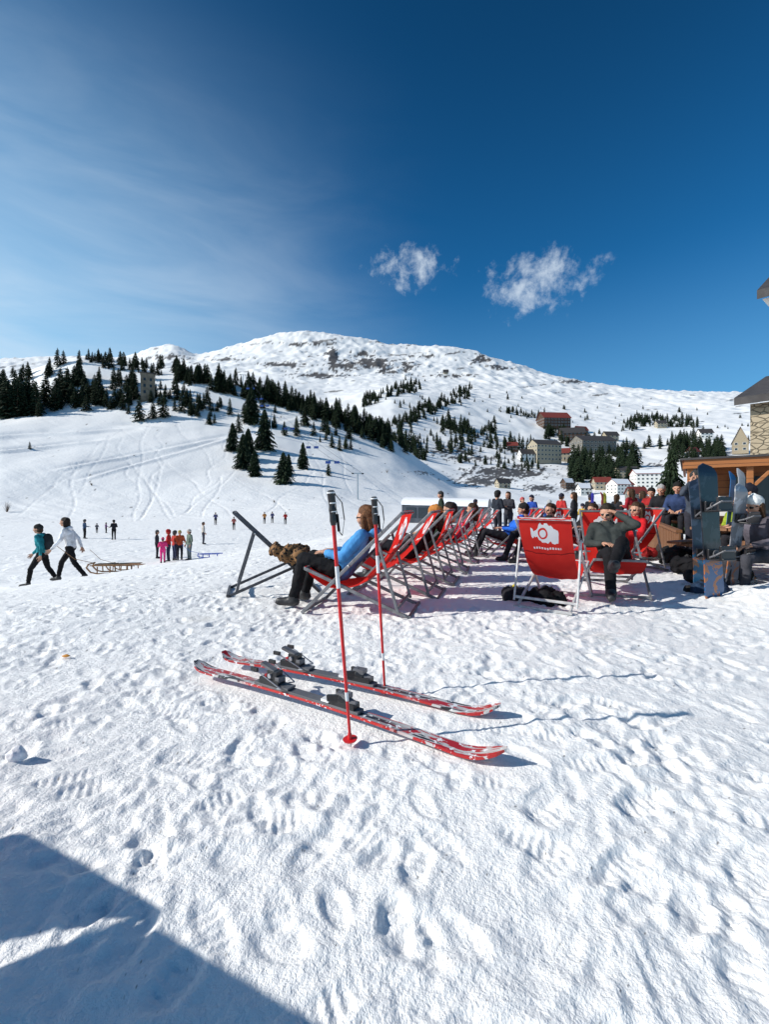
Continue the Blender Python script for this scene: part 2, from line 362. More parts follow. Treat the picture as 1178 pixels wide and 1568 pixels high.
sitp('seated_woman',1166,5.6,facing(-.95,-.25),(.1,.09,.11),(.05,.05,.06),-.14,style='hatlongglass',hat=(.75,.75,.72),near=True,tilt=.25)
sitp('seated_man',1134,6.9,facing(-.9,.2),(.25,.33,.03),(.02,.02,.025),-.1,style='glass',near=True)
sitp('seated_man',1160,6.4,facing(-.9,.3),(.015,.02,.035),(.02,.02,.025),.05,style='hat',hat=(.02,.02,.03),near=True)
stand('standing_man',1066,8.1,facing(-.5,-.8),(.05,.06,.08),(.03,.03,.04),style='hat',hat=(.05,.05,.05),arms='up')
for px,Y,jk,ht in((1015,10.6,(.015,.015,.02),(.4,.4,.4)),(1000,11.6,(.3,.02,.02),(.02,.02,.02)),(1040,9.8,(.03,.05,.12),(.02,.02,.02))):
    sitp('seated_man',px,Y,facing(-.7,-.7),jk,(.02,.02,.03),.25,style='hat',hat=ht)
for px,Y,jk in((968,13,(.3,.02,.03)),(905,16,(.02,.02,.02)),(925,18,(.3,.3,.32)),(880,14,(.02,.02,.03)),(860,17,(.4,.03,.03)),(815,17,(.02,.06,.3)),(945,15,(.02,.02,.025)),(985,14.5,(.03,.04,.07)),(838,24,(.1,.1,.12)),(893,22,(.45,.3,.05)),(728,20,(.3,.03,.03))):
    stand('standing_man',px,Y,random.uniform(0,6),jk,(.02,.02,.025),style=random.choice(['hat','long','helmet','']),hat=(.03,.03,.05),scale=random.uniform(.92,1.02),arms=random.choice(['fold','down','poles']))
# unseen sunbather and two chairs, added off-frame left to cast the lower-left corner shadow
SHF=facing(-.41,-.91);SH=[(-2.72,.57),(-2.13,.27)]
seated('seated_man',SH[1][0],SH[1][1],SHF,(.03,.04,.08),BLK,style='hat',hat=(.05,.05,.05),arm='head')
# ------------------------------------------------------------ coat, backpacks
def leopard():
    m,nt,bs=newmat('leopard_fur');tc=nt.nodes.new('ShaderNodeTexCoord').outputs['Object']
    v=nt.nodes.new('ShaderNodeTexVoronoi');v.inputs['Scale'].default_value=26;nt.links.new(mixc(nt,.04,tc,noise(nt,tc,30,2,.5,1)),v.inputs['Vector'])
    c=mixc(nt,ss(nt,v.outputs['Distance'],.28,.5),(.012,.008,.006),(.24,.12,.045))
    nt.links.new(c,bs.inputs['Base Color']);bs.inputs['Roughness'].default_value=.9
    return m
def blob(name,parts,mats,loc,rot=0,vox=.014,amp=.01):
    co,fs,tg=remesh(parts,vox,2)
    d=perlin(co[:,0]*14+co[:,2]*7,co[:,1]*14+co[:,2]*9,3)*amp+perlin(co[:,0]*45+co[:,2]*17,co[:,1]*45+co[:,2]*29,4)*amp*.4
    co=co+np.stack([d,d*.6,d],1)
    tags=sorted(set(tg));return add(name,mesh_from(name,co,fs,[mats[t] for t in tags],[tags.index(t) for t in tg],True),loc,rot)
LM=leopard();BM=cloth('black_cloth',(.01,.01,.011))
blob('fur_coat',[((-.1,-.12,.44),(-.1,.16,.44),.08,.09,'f'),((.05,-.15,.43),(.05,.18,.41),.09,.1,'f'),((.16,-.1,.36),(.2,.12,.34),.09,.09,'b'),((-.2,-.1,.5),(-.22,.14,.5),.06,.07,'f'),((.05,-.15,.3),(.1,-.16,.18),.07,.04,'b'),((-.05,.0,.5),(.1,.05,.47),.07,.07,'f'),((.1,-.05,.3),(.28,0,.26),.09,.08,'b')],{'f':LM,'b':BM},(-1.05,4.95,.06),.2,amp=.035)
def bag(name,loc,rot,c1,c2,s=1):
    b=blob(name,[((-.1,-.1,.14),(-.1,.1,.14),.12,.12,'a'),((.1,-.1,.13),(.1,.1,.13),.11,.11,'a'),((.22,-.06,.09),(.22,.06,.09),.07,.07,'b'),((-.05,0,.26),(.08,0,.24),.03,.03,'b'),((-.25,.05,.05),(-.1,.18,.05),.03,.035,'a'),((-.2,-.2,.04),(.15,-.22,.04),.03,.025,'b')],{'a':cloth(name+str(c1),c1),'b':cloth(name+str(c2),c2)},loc,rot,amp=.03);b.scale=(s,)*3
def G3(px,Y,dz=0):
    x=at(px,Y);return(x,Y,g(x,Y)+dz)
bag('backpack',G3(838,4.7,-.06),.4,BLK,(.02,.02,.02),.8);bag('backpack',G3(790,4.85,-.06),1.4,(.02,.02,.025),(.6,.5,.05),.75)
bag('backpack',G3(1055,6.6),.6,BLK,(.05,.05,.05));bag('backpack',G3(1075,5.6),1.6,(.02,.02,.02),(.05,.1,.3),.8);bag('backpack',G3(1088,5.05,-.1),2.4,(.02,.04,.08),(.02,.02,.02),.85)
bag('backpack',G3(1120,5.9),.2,(.015,.015,.015),(.3,.3,.3),1.);bag('backpack',G3(1040,7.4),.2,(.015,.015,.015),(.1,.1,.1),1.2);bag('backpack',G3(690,12),.2,(.015,.015,.015),(.6,.6,.6),1.2)
bag('backpack',G3(985,8.2),.2,(.3,.02,.02),(.1,.1,.1),1.)
# ------------------------------------------------------------ deck chairs
def sling_mat():
    m,nt,bs=newmat('red_chair_canvas')
    tc=nt.nodes.new('ShaderNodeTexCoord');uv=tc.outputs['UV'];ob=tc.outputs['Object']
    sp=nt.nodes.new('ShaderNodeSeparateXYZ');nt.links.new(uv,sp.inputs[0]);u,v=sp.outputs[0],sp.outputs[1]
    nz=noise(nt,uv,5,3)
    du=M(nt,'MULTIPLY',M(nt,'SUBTRACT',u,.5),2.7);dv=M(nt,'MULTIPLY',M(nt,'SUBTRACT',v,.12),15.)
    d=M(nt,'SQRT',M(nt,'ADD',M(nt,'MULTIPLY',du,du),M(nt,'MULTIPLY',dv,dv)))
    d=M(nt,'ADD',d,M(nt,'MULTIPLY',M(nt,'SUBTRACT',nz,.5),2.2))
    w=M(nt,'LESS_THAN',d,.74)
    eu=M(nt,'MULTIPLY',M(nt,'SUBTRACT',u,.55),8.);ev=M(nt,'MULTIPLY',M(nt,'SUBTRACT',v,.115),24.)
    e=M(nt,'SQRT',M(nt,'ADD',M(nt,'MULTIPLY',eu,eu),M(nt,'MULTIPLY',ev,ev)))
    ring=M(nt,'MULTIPLY',M(nt,'LESS_THAN',e,.75),M(nt,'GREATER_THAN',e,.5))
    w=M(nt,'MULTIPLY',w,M(nt,'SUBTRACT',1.,ring))
    tu=M(nt,'FRACT',M(nt,'MULTIPLY',u,19.));tx=M(nt,'MULTIPLY',M(nt,'LESS_THAN',tu,.62),M(nt,'MULTIPLY',M(nt,'LESS_THAN',M(nt,'ABSOLUTE',M(nt,'SUBTRACT',v,.205)),.007),M(nt,'LESS_THAN',M(nt,'ABSOLUTE',M(nt,'SUBTRACT',u,.5)),.27)))
    w=M(nt,'MAXIMUM',w,tx)
    seam=M(nt,'LESS_THAN',M(nt,'ABSOLUTE',M(nt,'SUBTRACT',v,.245)),.004)
    red=mixc(nt,noise(nt,ob,5,3),(.62,.012,.01),(.85,.035,.022))
    red=mixc(nt,seam,red,(.3,.005,.005))
    c=mixc(nt,w,red,(.88,.88,.88));nt.links.new(c,bs.inputs['Base Color']);bs.inputs['Roughness'].default_value=.75
    tr=nt.nodes.new('ShaderNodeBsdfTranslucent');nt.links.new(c,tr.inputs[0])
    mx=nt.nodes.new('ShaderNodeMixShader');mx.inputs[0].default_value=.5
    nt.links.new(bs.outputs[0],mx.inputs[1]);nt.links.new(tr.outputs[0],mx.inputs[2])
    nt.links.new(mx.outputs[0],nt.nodes['Material Output'].inputs[0])
    return m
SM=sling_mat();FM=mat('chair_frame_grey',(.2,.2,.21),.45,.3,.3,20);FMw=mat('chair_frame_white',(.5,.5,.5),.45,.1,.2,20);FMd=mat('chair_frame_dark',(.09,.09,.1),.4,.4,.3,20);SCR=mat('bolt_steel',(.5,.5,.5),.3,.8)
def bez(t,P): return tuple((1-t)**3*P[0][i]+3*(1-t)**2*t*P[1][i]+3*(1-t)*t*t*P[2][i]+t**3*P[3][i] for i in(0,1))
def frame_mesh(fm):
    b=B();w=.31
    for s in(1,-1):
        b.beam((.52,w*s,.0),(-.5,w*s,1.0),.024,.034,fm);b.beam((-.58,(w-.032)*s,0),(.5,(w-.032)*s,.44),.024,.034,fm)
        b.beam((-.26,(w+.028)*s,.77),(-.47,(w+.028)*s,.06),.02,.028,fm)
        b.cyl((.02,(w+.03)*s,.25+.235),(.02,(w-.06)*s,.25+.235),.012,.012,SCR,8)
        b.cyl((-.26,(w+.05)*s,.75),(-.26,(w-.02)*s,.75),.012,.012,SCR,8)
    b.beam((-.5,-w,1.0),(-.5,w,1.0),.03,.03,fm);b.beam((.5,-w,.02),(.5,w,.02),.03,.03,fm)
    b.beam((.5,-w+.03,.44),(.5,w-.03,.44),.03,.03,fm);b.beam((-.57,-w,.02),(-.57,w,.02),.03,.03,fm);b.beam((-.455,-w-.03,.1),(-.455,w+.03,.1),.028,.028,fm)
    return b.mesh('chair_frame')
FRM=frame_mesh(FM);FRMw=frame_mesh(FMw);FRMd=frame_mesh(FMd)
def sling_mesh(sag,wd=.285):
    P=[(-.5,1.02),(-.2-sag*.2,.3),(.25,.12-sag*.1),(.5,.46)];nu,nv=12,30
    V=[];Fc=[];UV=[]
    prof=[(-.525,.995)]+[bez(i/(nv-1),P) for i in range(nv)]
    prof[1]=(-.5,1.022)
    for j,(x,z) in enumerate(prof):
        for i in range(nu+1):
            s=i/nu*2-1;tt=j/nv
            V.append((x+.0,s*wd*(1-.04*math.sin(math.pi*tt)),z-.04*(1-s*s)*math.sin(math.pi*tt)+.006*math.sin(i*2.1+j*.7)+.008*math.sin(j*.9+sag*5)*abs(s)**3));UV.append((i/nu,tt))
    for j in range(len(prof)-1):
        for i in range(nu):
            a=j*(nu+1)+i;Fc.append((a,a+1,a+nu+2,a+nu+1))
    me=mesh_from('canvas',V,Fc,[SM],None,True);l=me.uv_layers.new(name='UVMap')
    for lp in me.loops: l.data[lp.index].uv=UV[lp.vertex_index]
    return me
SLs=[sling_mesh(.25),sling_mesh(.8),sling_mesh(-.5)]
def chair(x,y,rot,sl=0,fr=None,canvas=True,z=None,s=1):
    e=empty('deck_chair',(x,y,(g(x,y) if z is None else z)+.0),rot);e.scale=(s,)*3
    f=add('frame',fr or FRM,parent=e)
    bv=f.modifiers.new('b','BEVEL');bv.width=.006;bv.segments=2
    if canvas: add('canvas_seat',SLs[sl],parent=e)
    return e
for i,(x,y) in enumerate(ROW): chair(x,y,FA+random.uniform(-.08,.08),1 if i in(0,2,3,5) else 2)
chair(-1.36,5.3,facing(.95,.3),0,fr=FRMd,canvas=False,s=.97)
chair(*R1,0,fr=FRMw,s=.93);chair(*R2,1,s=.97);chair(*R3,1)
for r in RB+chairs_extra: chair(*r,1)
for x,y in((2.6,12.5),(3.3,14.2),(4.6,13.6),(5.8,15)): chair(x,y,facing(-.9,.1),2)
for x,y in SH: chair(x,y,SHF,1)  # unseen chairs, added and turned to shape the corner shadow
# ------------------------------------------------------------ skis
def ski_mat(seed):
    m,nt,bs=newmat('ski_topsheet%d'%seed)
    tc=nt.nodes.new('ShaderNodeTexCoord');ob=tc.outputs['Object'];sp=nt.nodes.new('ShaderNodeSeparateXYZ');nt.links.new(ob,sp.inputs[0]);x,y=sp.outputs[0],sp.outputs[1]
    mp=nt.nodes.new('ShaderNodeMapping');mp.inputs['Scale'].default_value=(3,16,1);mp.inputs['Location'].default_value=(seed,0,0);nt.links.new(ob,mp.inputs[0])
    n=noise(nt,mp.outputs[0],1.6,3,.6,0,.6)
    a=M(nt,'ABSOLUTE',y)
    edge=M(nt,'GREATER_THAN',a,.029)
    tipm=ss(nt,M(nt,'ABSOLUTE',x),.4,.6)
    c=mixc(nt,M(nt,'GREATER_THAN',n,.53),(.5,.49,.48),(.42,.012,.012))
    c=mixc(nt,M(nt,'LESS_THAN',n,.42),c,(.02,.02,.022))
    mid=mixc(nt,M(nt,'LESS_THAN',a,.012),(.28,.28,.29),(.02,.02,.022))
    mid=mixc(nt,edge,mid,(.5,.02,.015))
    c=mixc(nt,tipm,mid,mixc(nt,M(nt,'GREATER_THAN',a,.043),c,(.38,.01,.01)))
    snow=M(nt,'GREATER_THAN',noise(nt,ob,26,4,.7),.6)
    c=mixc(nt,snow,c,(.8,.8,.82))
    nt.links.new(c,bs.inputs['Base Color']);bs.inputs['Roughness'].default_value=.3;bs.inputs['Coat Weight'].default_value=.3
    return m
BLKP=mat('black_plastic',(.015,.015,.017),.35,0,.3);GRYP=mat('grey_plastic',(.13,.13,.14),.4,0,.3);STL=mat('steel',(.5,.5,.52),.3,.9);REDP=mat('red_plastic',(.6,.01,.012),.35,0,.15);WHP=mat('white_plastic',(.75,.75,.75),.4,0,.1)
def ski(pa,pb,seed,b1,b2):
    pa=Vector(pa);pb=Vector(pb);c=(pa+pb)/2;L=(pb-pa).length;rot=math.atan2(pb.y-pa.y,pb.x-pa.x)
    e=empty('ski',(c.x,c.y,.024),rot)
    n=60;V=[];Fc=[]
    for i in range(n+1):
        s=-1+2*i/n;x=s*L/2
        w=.032+.018*abs(s)**1.8
        if s>.86: w*=math.sqrt(max(0,1-((s-.86)/.142)**2))+.02
        if s<-.9: w*=math.sqrt(max(0,1-((s+.9)/.104)**2))*.9+.1
        z=.02*(1-min(1,abs(s)*1.25)**2)
        if s>.8: z+=.065*((s-.8)/.2)**2
        if s<-.88: z+=.035*((s+.88)/.12)**2
        for yy,zz in((-w,z),(w,z),(w*.97,z+.012),(-w*.97,z+.012)): V.append((x,yy,zz))
    for i in range(n):
        a=i*4;b_=a+4
        for j in range(4): Fc.append((a+j,b_+j,b_+(j+1)%4,a+(j+1)%4))
    Fc+=[(0,3,2,1)[::-1],(n*4,n*4+1,n*4+2,n*4+3)]
    add('blade',mesh_from('ski_blade',V,Fc,[ski_mat(seed),STL],None,False),parent=e)
    b=B()
    b.box(((b1+b2)/2,0,.037),(abs(b2-b1)+.24,.056,.014),GRYP)
    h=b1
    b.box((h,0,.062),(.15,.06,.036),BLKP);b.box((h+.02,0,.1),(.075,.05,.05),BLKP)
    b.beam((h+.03,0,.12),(h-.075,0,.15),.036,.016,GRYP);b.box((h+.062,0,.085),(.03,.054,.028),GRYP);b.cyl((h+.01,-.036,.1),(h+.01,.036,.1),.014,.014,STL,10)
    b.box((h-.03,0,.085),(.03,.03,.02),REDP)
    for s in(1,-1):
        b.tube([(h+.08,.045*s,.05),(h+.12,.055*s,.06),(h+.02,.062*s,.1),(h-.06,.066*s,.13)],.004,STL,6);b.box((h-.07,.067*s,.135),(.05,.014,.022),BLKP)
    b.box((h+.11,0,.052),(.08,.065,.012),GRYP)
    t=b2
    b.box((t+.02,0,.058),(.15,.056,.028),BLKP);b.cyl((t+.05,0,.07),(t-.0,0,.082),.026,.034,BLKP,14);b.box((t+.02,0,.1),(.07,.05,.024),GRYP)
    for s in(1,-1): b.beam((t-.0,.02*s,.088),(t-.06,.042*s,.082),.018,.03,BLKP)
    b.box((t-.085,0,.056),(.05,.065,.014),WHP);b.cyl((t+.05,0,.07),(t+.095,0,.068),.022,.014,GRYP,12)
    b.obj('binding',bevel=.004,parent=e)
    return e
def gp(px,py):
    Y=CH*F/(py-HY);return((px-CX)/F*Y,Y,0)
def along(pa,pb,q):
    a=Vector(pa);b=Vector(pb);L=(b-a).length;return (Vector(q)-a).dot((b-a).normalized())-L/2
a,b_=gp(300,1027),gp(777,1182)
S1=ski(a,b_,1,along(a,b_,gp(415,1066)),along(a,b_,gp(518,1103)))
a,b_=gp(342,1012),gp(767,1108)
S2=ski(a,b_,5,along(a,b_,gp(448,1036)),along(a,b_,gp(545,1060)))
def pole(base,top):
    base=Vector(base);top=Vector(top);d=(top-base).normalized();L=(top-base).length
    e=empty('ski_pole',base,0);q=d.to_track_quat('Z','X')
    e.rotation_euler=q.to_euler();b=B()
    b.cyl((0,0,-.06),(0,0,.03),.003,.006,STL,8);b.cyl((0,0,.03),(0,0,L*.5),.0065,.0085,REDP);b.cyl((0,0,L*.5),(0,0,L-.15),.0085,.009,REDP)
    b.cyl((0,0,L*.62),(0,0,L*.62+.1),.0093,.0095,WHP);b.cyl((0,0,.2),(0,0,.24),.0078,.008,WHP)
    b.cyl((0,0,.02),(0,0,.027),.03,.034,REDP,20);b.cyl((0,0,.027),(0,0,.05),.012,.009,REDP,12)
    b.obj('shaft',parent=e,smooth=False)
    h=B();z=L-.15
    prof=[(0,.012),(.02,.016),(.05,.0145),(.07,.017),(.09,.0145),(.11,.017),(.135,.018),(.15,.02),(.16,.012)]
    for (z0,r0),(z1,r1) in zip(prof[:-1],prof[1:]): h.cyl((0,0,z+z0),(0,0,z+z1),r0,r1,BLKP,14)
    h.cyl((.003,0,z+.098),(.003,0,z+.104),.0175,.0178,WHP,14);h.cyl((.003,0,z+.06),(.003,0,z+.064),.0172,.0172,WHP,14)
    h.cyl((0,0,z+.145),(0,0,z+.152),.0202,.0202,WHP,14)
    h.obj('grip',parent=e)
    s=B();pts=[(.015,0,z+.145),(.045,.01,z+.1),(.05,.012,z+.02),(.035,.01,z-.05),(.022,.004,z-.03),(.02,0,z+.05),(.015,0,z+.14)]
    for p0,p1 in zip(pts[:-1],pts[1:]): s.beam(p0,p1,.014,.002,BLKP)
    s.obj('wrist_strap',parent=e)
P3=lambda px,py,Y:((px-CX)/F*Y,Y,CH-(py-HY)/F*Y)
pb=gp(537,1140);pole(pb,P3(507,754,pb[1]));pb=gp(590,1064);pole(pb,P3(573,763,pb[1]))
# ------------------------------------------------------------ snowboards
def board(px,Y,L,rot,lean,c1,c2,nm='snowboard'):
    x=at(px,Y);e=empty(nm,(x,Y,g(x,Y)-.06),0);e.rotation_euler=(lean,0,rot)
    m,nt,bs=newmat(nm+'_graphic%d'%px);ob=nt.nodes.new('ShaderNodeTexCoord').outputs['Object'];sp=nt.nodes.new('ShaderNodeSeparateXYZ');nt.links.new(ob,sp.inputs[0])
    n=noise(nt,ob,5,4,.6,0,1.);c=mixc(nt,M(nt,'GREATER_THAN',n,.55),c1,tuple(k*1.8+.01 for k in c1))
    lo=ss(nt,M(nt,'ADD',sp.outputs[2],M(nt,'MULTIPLY',n,.4)),.75,.6)
    c=mixc(nt,lo,c,mixc(nt,M(nt,'GREATER_THAN',n,.5),c2,(.35,.12,.04)))
    nt.links.new(c,bs.inputs['Base Color']);bs.inputs['Roughness'].default_value=.3;bs.inputs['Coat Weight'].default_value=.3
    n=40;V=[];Fc=[]
    for i in range(n+1):
        s=-1+2*i/n;w=.125+.018*s*s
        if abs(s)>.8: w*=math.sqrt(max(0,1-((abs(s)-.8)/.2)**2))+.001
        dy=.05*max(0,(abs(s)-.78)/.22)**2
        z=(s+1)/2*L
        V+=[(-w,dy,z),(w,dy,z),(w,dy+.012,z),(-w,dy+.012,z)]
    for i in range(n):
        for j in range(4):
            a=i*4;Fc.append((a+j,a+(j+1)%4,a+4+(j+1)%4,a+4+j))
    o=add('deck',mesh_from('deck',V,Fc,[m]),parent=e)
    b=B()
    for z in(L*.34,L*.68):
        b.box((0,-.02,z),(.2,.03,.12),BLKP);b.box((0,-.1,z-.05),(.19,.17,.02),BLKP);b.box((0,-.16,z+.02),(.2,.03,.16),BLKP)
        b.tube([(-.1,-.04,z-.03),(-.11,-.12,z+.0),(-.08,-.19,z+.05),(.08,-.19,z+.05),(.11,-.12,z),(.1,-.04,z-.03)],.013,GRYP,6)
        b.cyl((0,-.03,z),(0,-.045,z),.05,.05,GRYP,16)
    b.obj('bindings',bevel=.008,parent=e)
board(1097,4.75,1.58,.25,-.06,(.012,.014,.018),(.02,.09,.22))
board(1082,5.3,1.45,-.1,-.08,(.02,.03,.05),(.02,.1,.2))
board(1120,5.6,1.4,.4,.1,(.2,.21,.23),(.15,.16,.2))
def upski(px,Y,c,lean=.1,rot=0):
    x=at(px,Y);e=empty('ski',(x,Y,g(x,Y)-.05),0);e.rotation_euler=(lean,.03,rot);m=mat('upright_ski'+str(c),c,.3,0,.4,5)
    n=24;V=[];Fc=[];L=1.65
    for i in range(n+1):
        s=i/n*2-1;w=.036+.018*abs(s)**2
        if s>.85: w*=math.sqrt(max(0,1-((s-.85)/.151)**2))+.02
        y=.08*max(0,(s-.8)/.2)**2
        V+=[(-w,y,i/n*L),(w,y,i/n*L),(w,y+.01,i/n*L),(-w,y+.01,i/n*L)]
    for i in range(n):
        for j in range(4): a=i*4;Fc.append((a+j,a+(j+1)%4,a+4+(j+1)%4,a+4+j))
    add('blade',mesh_from('upski',V,Fc,[m]),parent=e)
    b=B();b.box((0,-.03,.75),(.06,.06,.12),BLKP);b.box((0,-.03,1.05),(.06,.05,.1),BLKP);b.obj('binding',bevel=.005,parent=e)
for px,Y,c in((1069,6.2,(.35,.36,.38)),(1130,6.,(.35,.36,.38)),(1108,6.9,(.02,.1,.25)),(925,14,(.4,.05,.05)),(928,14,(.4,.4,.05)),(905,14.5,(.05,.05,.4))): upski(px,Y,c,random.uniform(-.12,.12),random.uniform(-.4,.4))
# ------------------------------------------------------------ sleds
WD=mat('sled_wood',(.3,.15,.06),.6,0,.3,20)
def sled(px,Y,rot,m,s=1.):
    x=at(px,Y);b=B()
    for k in(.17,-.17):
        pts=[(-.55,k,.02),(.3,k,.02),(.45,k,.06),(.55,k,.18),(.5,k,.27)];
        for a,c in zip(pts[:-1],pts[1:]): b.beam(a,c,.03,.03,m)
        for xx in(-.4,0,.3): b.beam((xx,k,.03),(xx,k*.9,.2),.025,.025,m)
        b.beam((-.5,k*.9,.21),(.48,k*.9,.23),.025,.025,m)
    for i in range(5): b.box((-.4+.0,-.14+.07*i,.24),(.55,.05,.015),m);b.box((.15,-.14+.07*i,.245),(.5,.05,.015),m)
    b.beam((.5,-.2,.27),(.5,.2,.27),.03,.03,m)
    b.tube([(.5,-.1,.27),(.9,0,.4),(1.3,.02,.75)],.008,m,6)
    b.obj('wooden_sled' if m is WD else 'plastic_sled',(x,Y,g(x,Y)),rot,bevel=.004,scale=s)
sled(172,11.3,facing(-.97,-.2),WD,1.);sled(190,11.9,facing(-.97,.1),WD,.8)
sled(320,22,facing(-.9,-.3),mat('blue_plastic',(.01,.08,.5),.3),1.)
def ico(name,loc,r,m,amp=.2):
    me=bpy.data.meshes.new(name);import bmesh;bm=bmesh.new();bmesh.ops.create_icosphere(bm,subdivisions=3,radius=r)
    for v in bm.verts: v.co*=1+amp*float(perlin(v.co.x/r*1.5+v.co.z/r,v.co.y/r*1.5+3,9))
    bm.to_mesh(me);bm.free();me.materials.append(m)
    for p in me.polygons: p.use_smooth=True
    return add(name,me,loc)
SN=mat('snowball_snow',(.8,.81,.84),.7,0,.1,30,.4,60)
x,y,_=gp(25,1163);ico('snowball',(x,y,g(x,y)+.018),.034,SN,.35)
x,y,_=gp(101,1003);o=ico('orange_peel',(x,y,g(x,y)+.015),.02,mat('orange_peel',(.7,.28,.02),.5),.5);o.scale=(1.2,.7,.4)
# ------------------------------------------------------------ buildings
def stone_mat(name,c1,c2,scale=3):
    m,nt,bs=newmat(name);ob=nt.nodes.new('ShaderNodeTexCoord').outputs['Object']
    v=nt.nodes.new('ShaderNodeTexVoronoi');v.feature='DISTANCE_TO_EDGE';v.inputs['Scale'].default_value=scale
    mp=nt.nodes.new('ShaderNodeMapping');mp.inputs['Scale'].default_value=(1,1,1.8);nt.links.new(ob,mp.inputs[0]);nt.links.new(mp.outputs[0],v.inputs['Vector'])
    c=mixc(nt,noise(nt,ob,scale*1.3,3),c1,c2);c=mixc(nt,ss(nt,v.outputs[0],0,.06),tuple(k*.4 for k in c1),c)
    nt.links.new(c,bs.inputs['Base Color']);bs.inputs['Roughness'].default_value=.9
    bp=nt.nodes.new('ShaderNodeBump');bp.inputs['Distance'].default_value=.03;nt.links.new(ss(nt,v.outputs[0],0,.1),bp.inputs['Height']);nt.links.new(bp.outputs[0],bs.inputs['Normal'])
    return m
def plank_mat(name,c1,c2,axis='z',sc_=7):
    m,nt,bs=newmat(name);ob=nt.nodes.new('ShaderNodeTexCoord').outputs['Object'];sp=nt.nodes.new('ShaderNodeSeparateXYZ');nt.links.new(ob,sp.inputs[0])
    co=sp.outputs[2] if axis=='z' else M(nt,'ADD',sp.outputs[0],sp.outputs[1]);f=M(nt,'FRACT',M(nt,'MULTIPLY',co,sc_));gp_=M(nt,'LESS_THAN',f,.06)
    mp=nt.nodes.new('ShaderNodeMapping');mp.inputs['Scale'].default_value=(1,1,12) if axis=='z' else (10,10,1);nt.links.new(ob,mp.inputs[0])
    c=mixc(nt,noise(nt,mp.outputs[0],2,4,.6),c1,c2);c=mixc(nt,gp_,c,tuple(k*.15 for k in c1));nt.links.new(c,bs.inputs['Base Color']);bs.inputs['Roughness'].default_value=.55
    return m
GL=mat('window_glass',(.02,.03,.04),.1,0,.2);STN=stone_mat('stone_wall',(.3,.24,.16),(.45,.38,.27),3.6);WOODO=plank_mat('orange_wood_planks',(.26,.085,.02),(.42,.16,.045));WOODV=plank_mat('brown_wood_planks',(.16,.07,.03),(.26,.12,.05),'x',9)
DKR=mat('dark_roof',(.05,.045,.045),.7,0,.3,4);REDR=mat('red_roof',(.2,.035,.025),.7,0,.3,3);WHT=mat('white_plaster',(.75,.74,.7),.8,0,.1,2);BEI=mat('beige_plaster',(.38,.33,.24),.8,0,.2,1);SNR=mat('roof_snow',(.82,.83,.86),.7,0,.05,3);FRW=mat('window_frame_white',(.6,.6,.58),.6);DKW=mat('dark_wood',(.07,.035,.02),.7,0,.3,6)
def house(name,loc,w,d,h,rh,rot,wm,rm,floors=2,nw=4,oh=.5,snow=False):
    e=empty(name,loc,rot)
    b=B();b.box((0,0,h/2-1.5),(w,d,h+3),wm)
    b.poly([(-w/2,-d/2,h),(-w/2,d/2,h),(-w/2,0,h+rh*.96),(w/2,-d/2,h),(w/2,d/2,h),(w/2,0,h+rh*.96)],[(0,2,1),(3,4,5)],wm);b.obj('walls',parent=e)
    b=B();t=.25;W=w/2+oh;D=d/2+oh;k=rh/(d/2);zl=h-k*oh
    for s in(1,-1):
        b.poly([(-W,s*D,zl),(W,s*D,zl),(W,0,h+rh),(-W,0,h+rh),(-W,s*D,zl+t),(W,s*D,zl+t),(W,0,h+rh+t),(-W,0,h+rh+t)],[(0,1,2,3),(4,5,6,7),(0,1,5,4),(0,3,7,4),(1,2,6,5)],rm)
        if snow: b.poly([(-W*.98,s*D*.95,zl+t+.03+k*D*.05),(W*.6,s*D*.95,zl+t+.03+k*D*.05),(W*.9,0,h+rh+t+.05),(-W*.98,0,h+rh+t+.05)],[(0,1,2,3)],SNR)
    b.box((w*.25,d*.12,h+rh*.9),(.9,.7,1.8),BEI);b.obj('roof',parent=e)
    b=B();fh=h/floors
    for f in range(floors):
        for i in range(nw):
            x=-w/2+w*(i+.5)/nw;z=fh*(f+.55)
            for s in(1,-1):
                b.box((x,s*(d/2+.02),z),(w/nw*.5,.1,fh*.45),FRW);b.box((x,s*(d/2+.07),z),(w/nw*.42,.06,fh*.38),GL)
        nd=max(2,int(nw*d/w))
        for i in range(nd):
            y=-d/2+d*(i+.5)/nd
            for s in(1,-1):
                b.box((s*(w/2+.02),y,fh*(f+.55)),(.1,d/nd*.42,fh*.45),FRW);b.box((s*(w/2+.07),y,fh*(f+.55)),(.06,d/nd*.34,fh*.38),GL)
    b.obj('windows',parent=e)
    b=B();b.box((w*.12,-d/2-.12,1.05),(1.1,.1,2.1),DKW);b.obj('door',parent=e)
def H3(px,py,ymin=62,dz=0):
    x,y,z=place(px,py,ymin);return (x,y,z+dz),y
def hs(name,px,py,wpx,hpx,rpx,wm,rm,fl,nw,rot=0,ymin=62,dr=.6,snow=False):
    l,Y=H3(px,py,ymin);k=Y/F;house(name,l,wpx*k,wpx*k*dr,hpx*k,rpx*k,rot,wm,rm,fl,nw,.6*max(1,k*2),snow)
GRS=mat('grey_stone',(.16,.15,.13),.9,0,.3,.5)
hs('stone_hotel',834,708,42,26,8,BEI,DKR,4,7,.25,300)
hs('mountain_chalet',848,656,42,14,10,DKW,REDR,3,8,.1,500)
hs('mountain_chalet',876,676,34,12,9,DKW,DKR,3,6,-.2,500)
hs('stone_hotel',908,694,56,17,9,GRS,DKR,3,9,.15,300)
hs('village_house',806,706,22,11,7,WHT,DKR,2,4,.2,300)
hs('village_house',862,706,20,12,7,BEI,REDR,2,4,-.3,300)
hs('village_house',890,668,18,9,6,DKW,REDR,2,3,.3,500)
hs('village_house',935,676,20,9,6,BEI,DKR,2,3,.1,500)
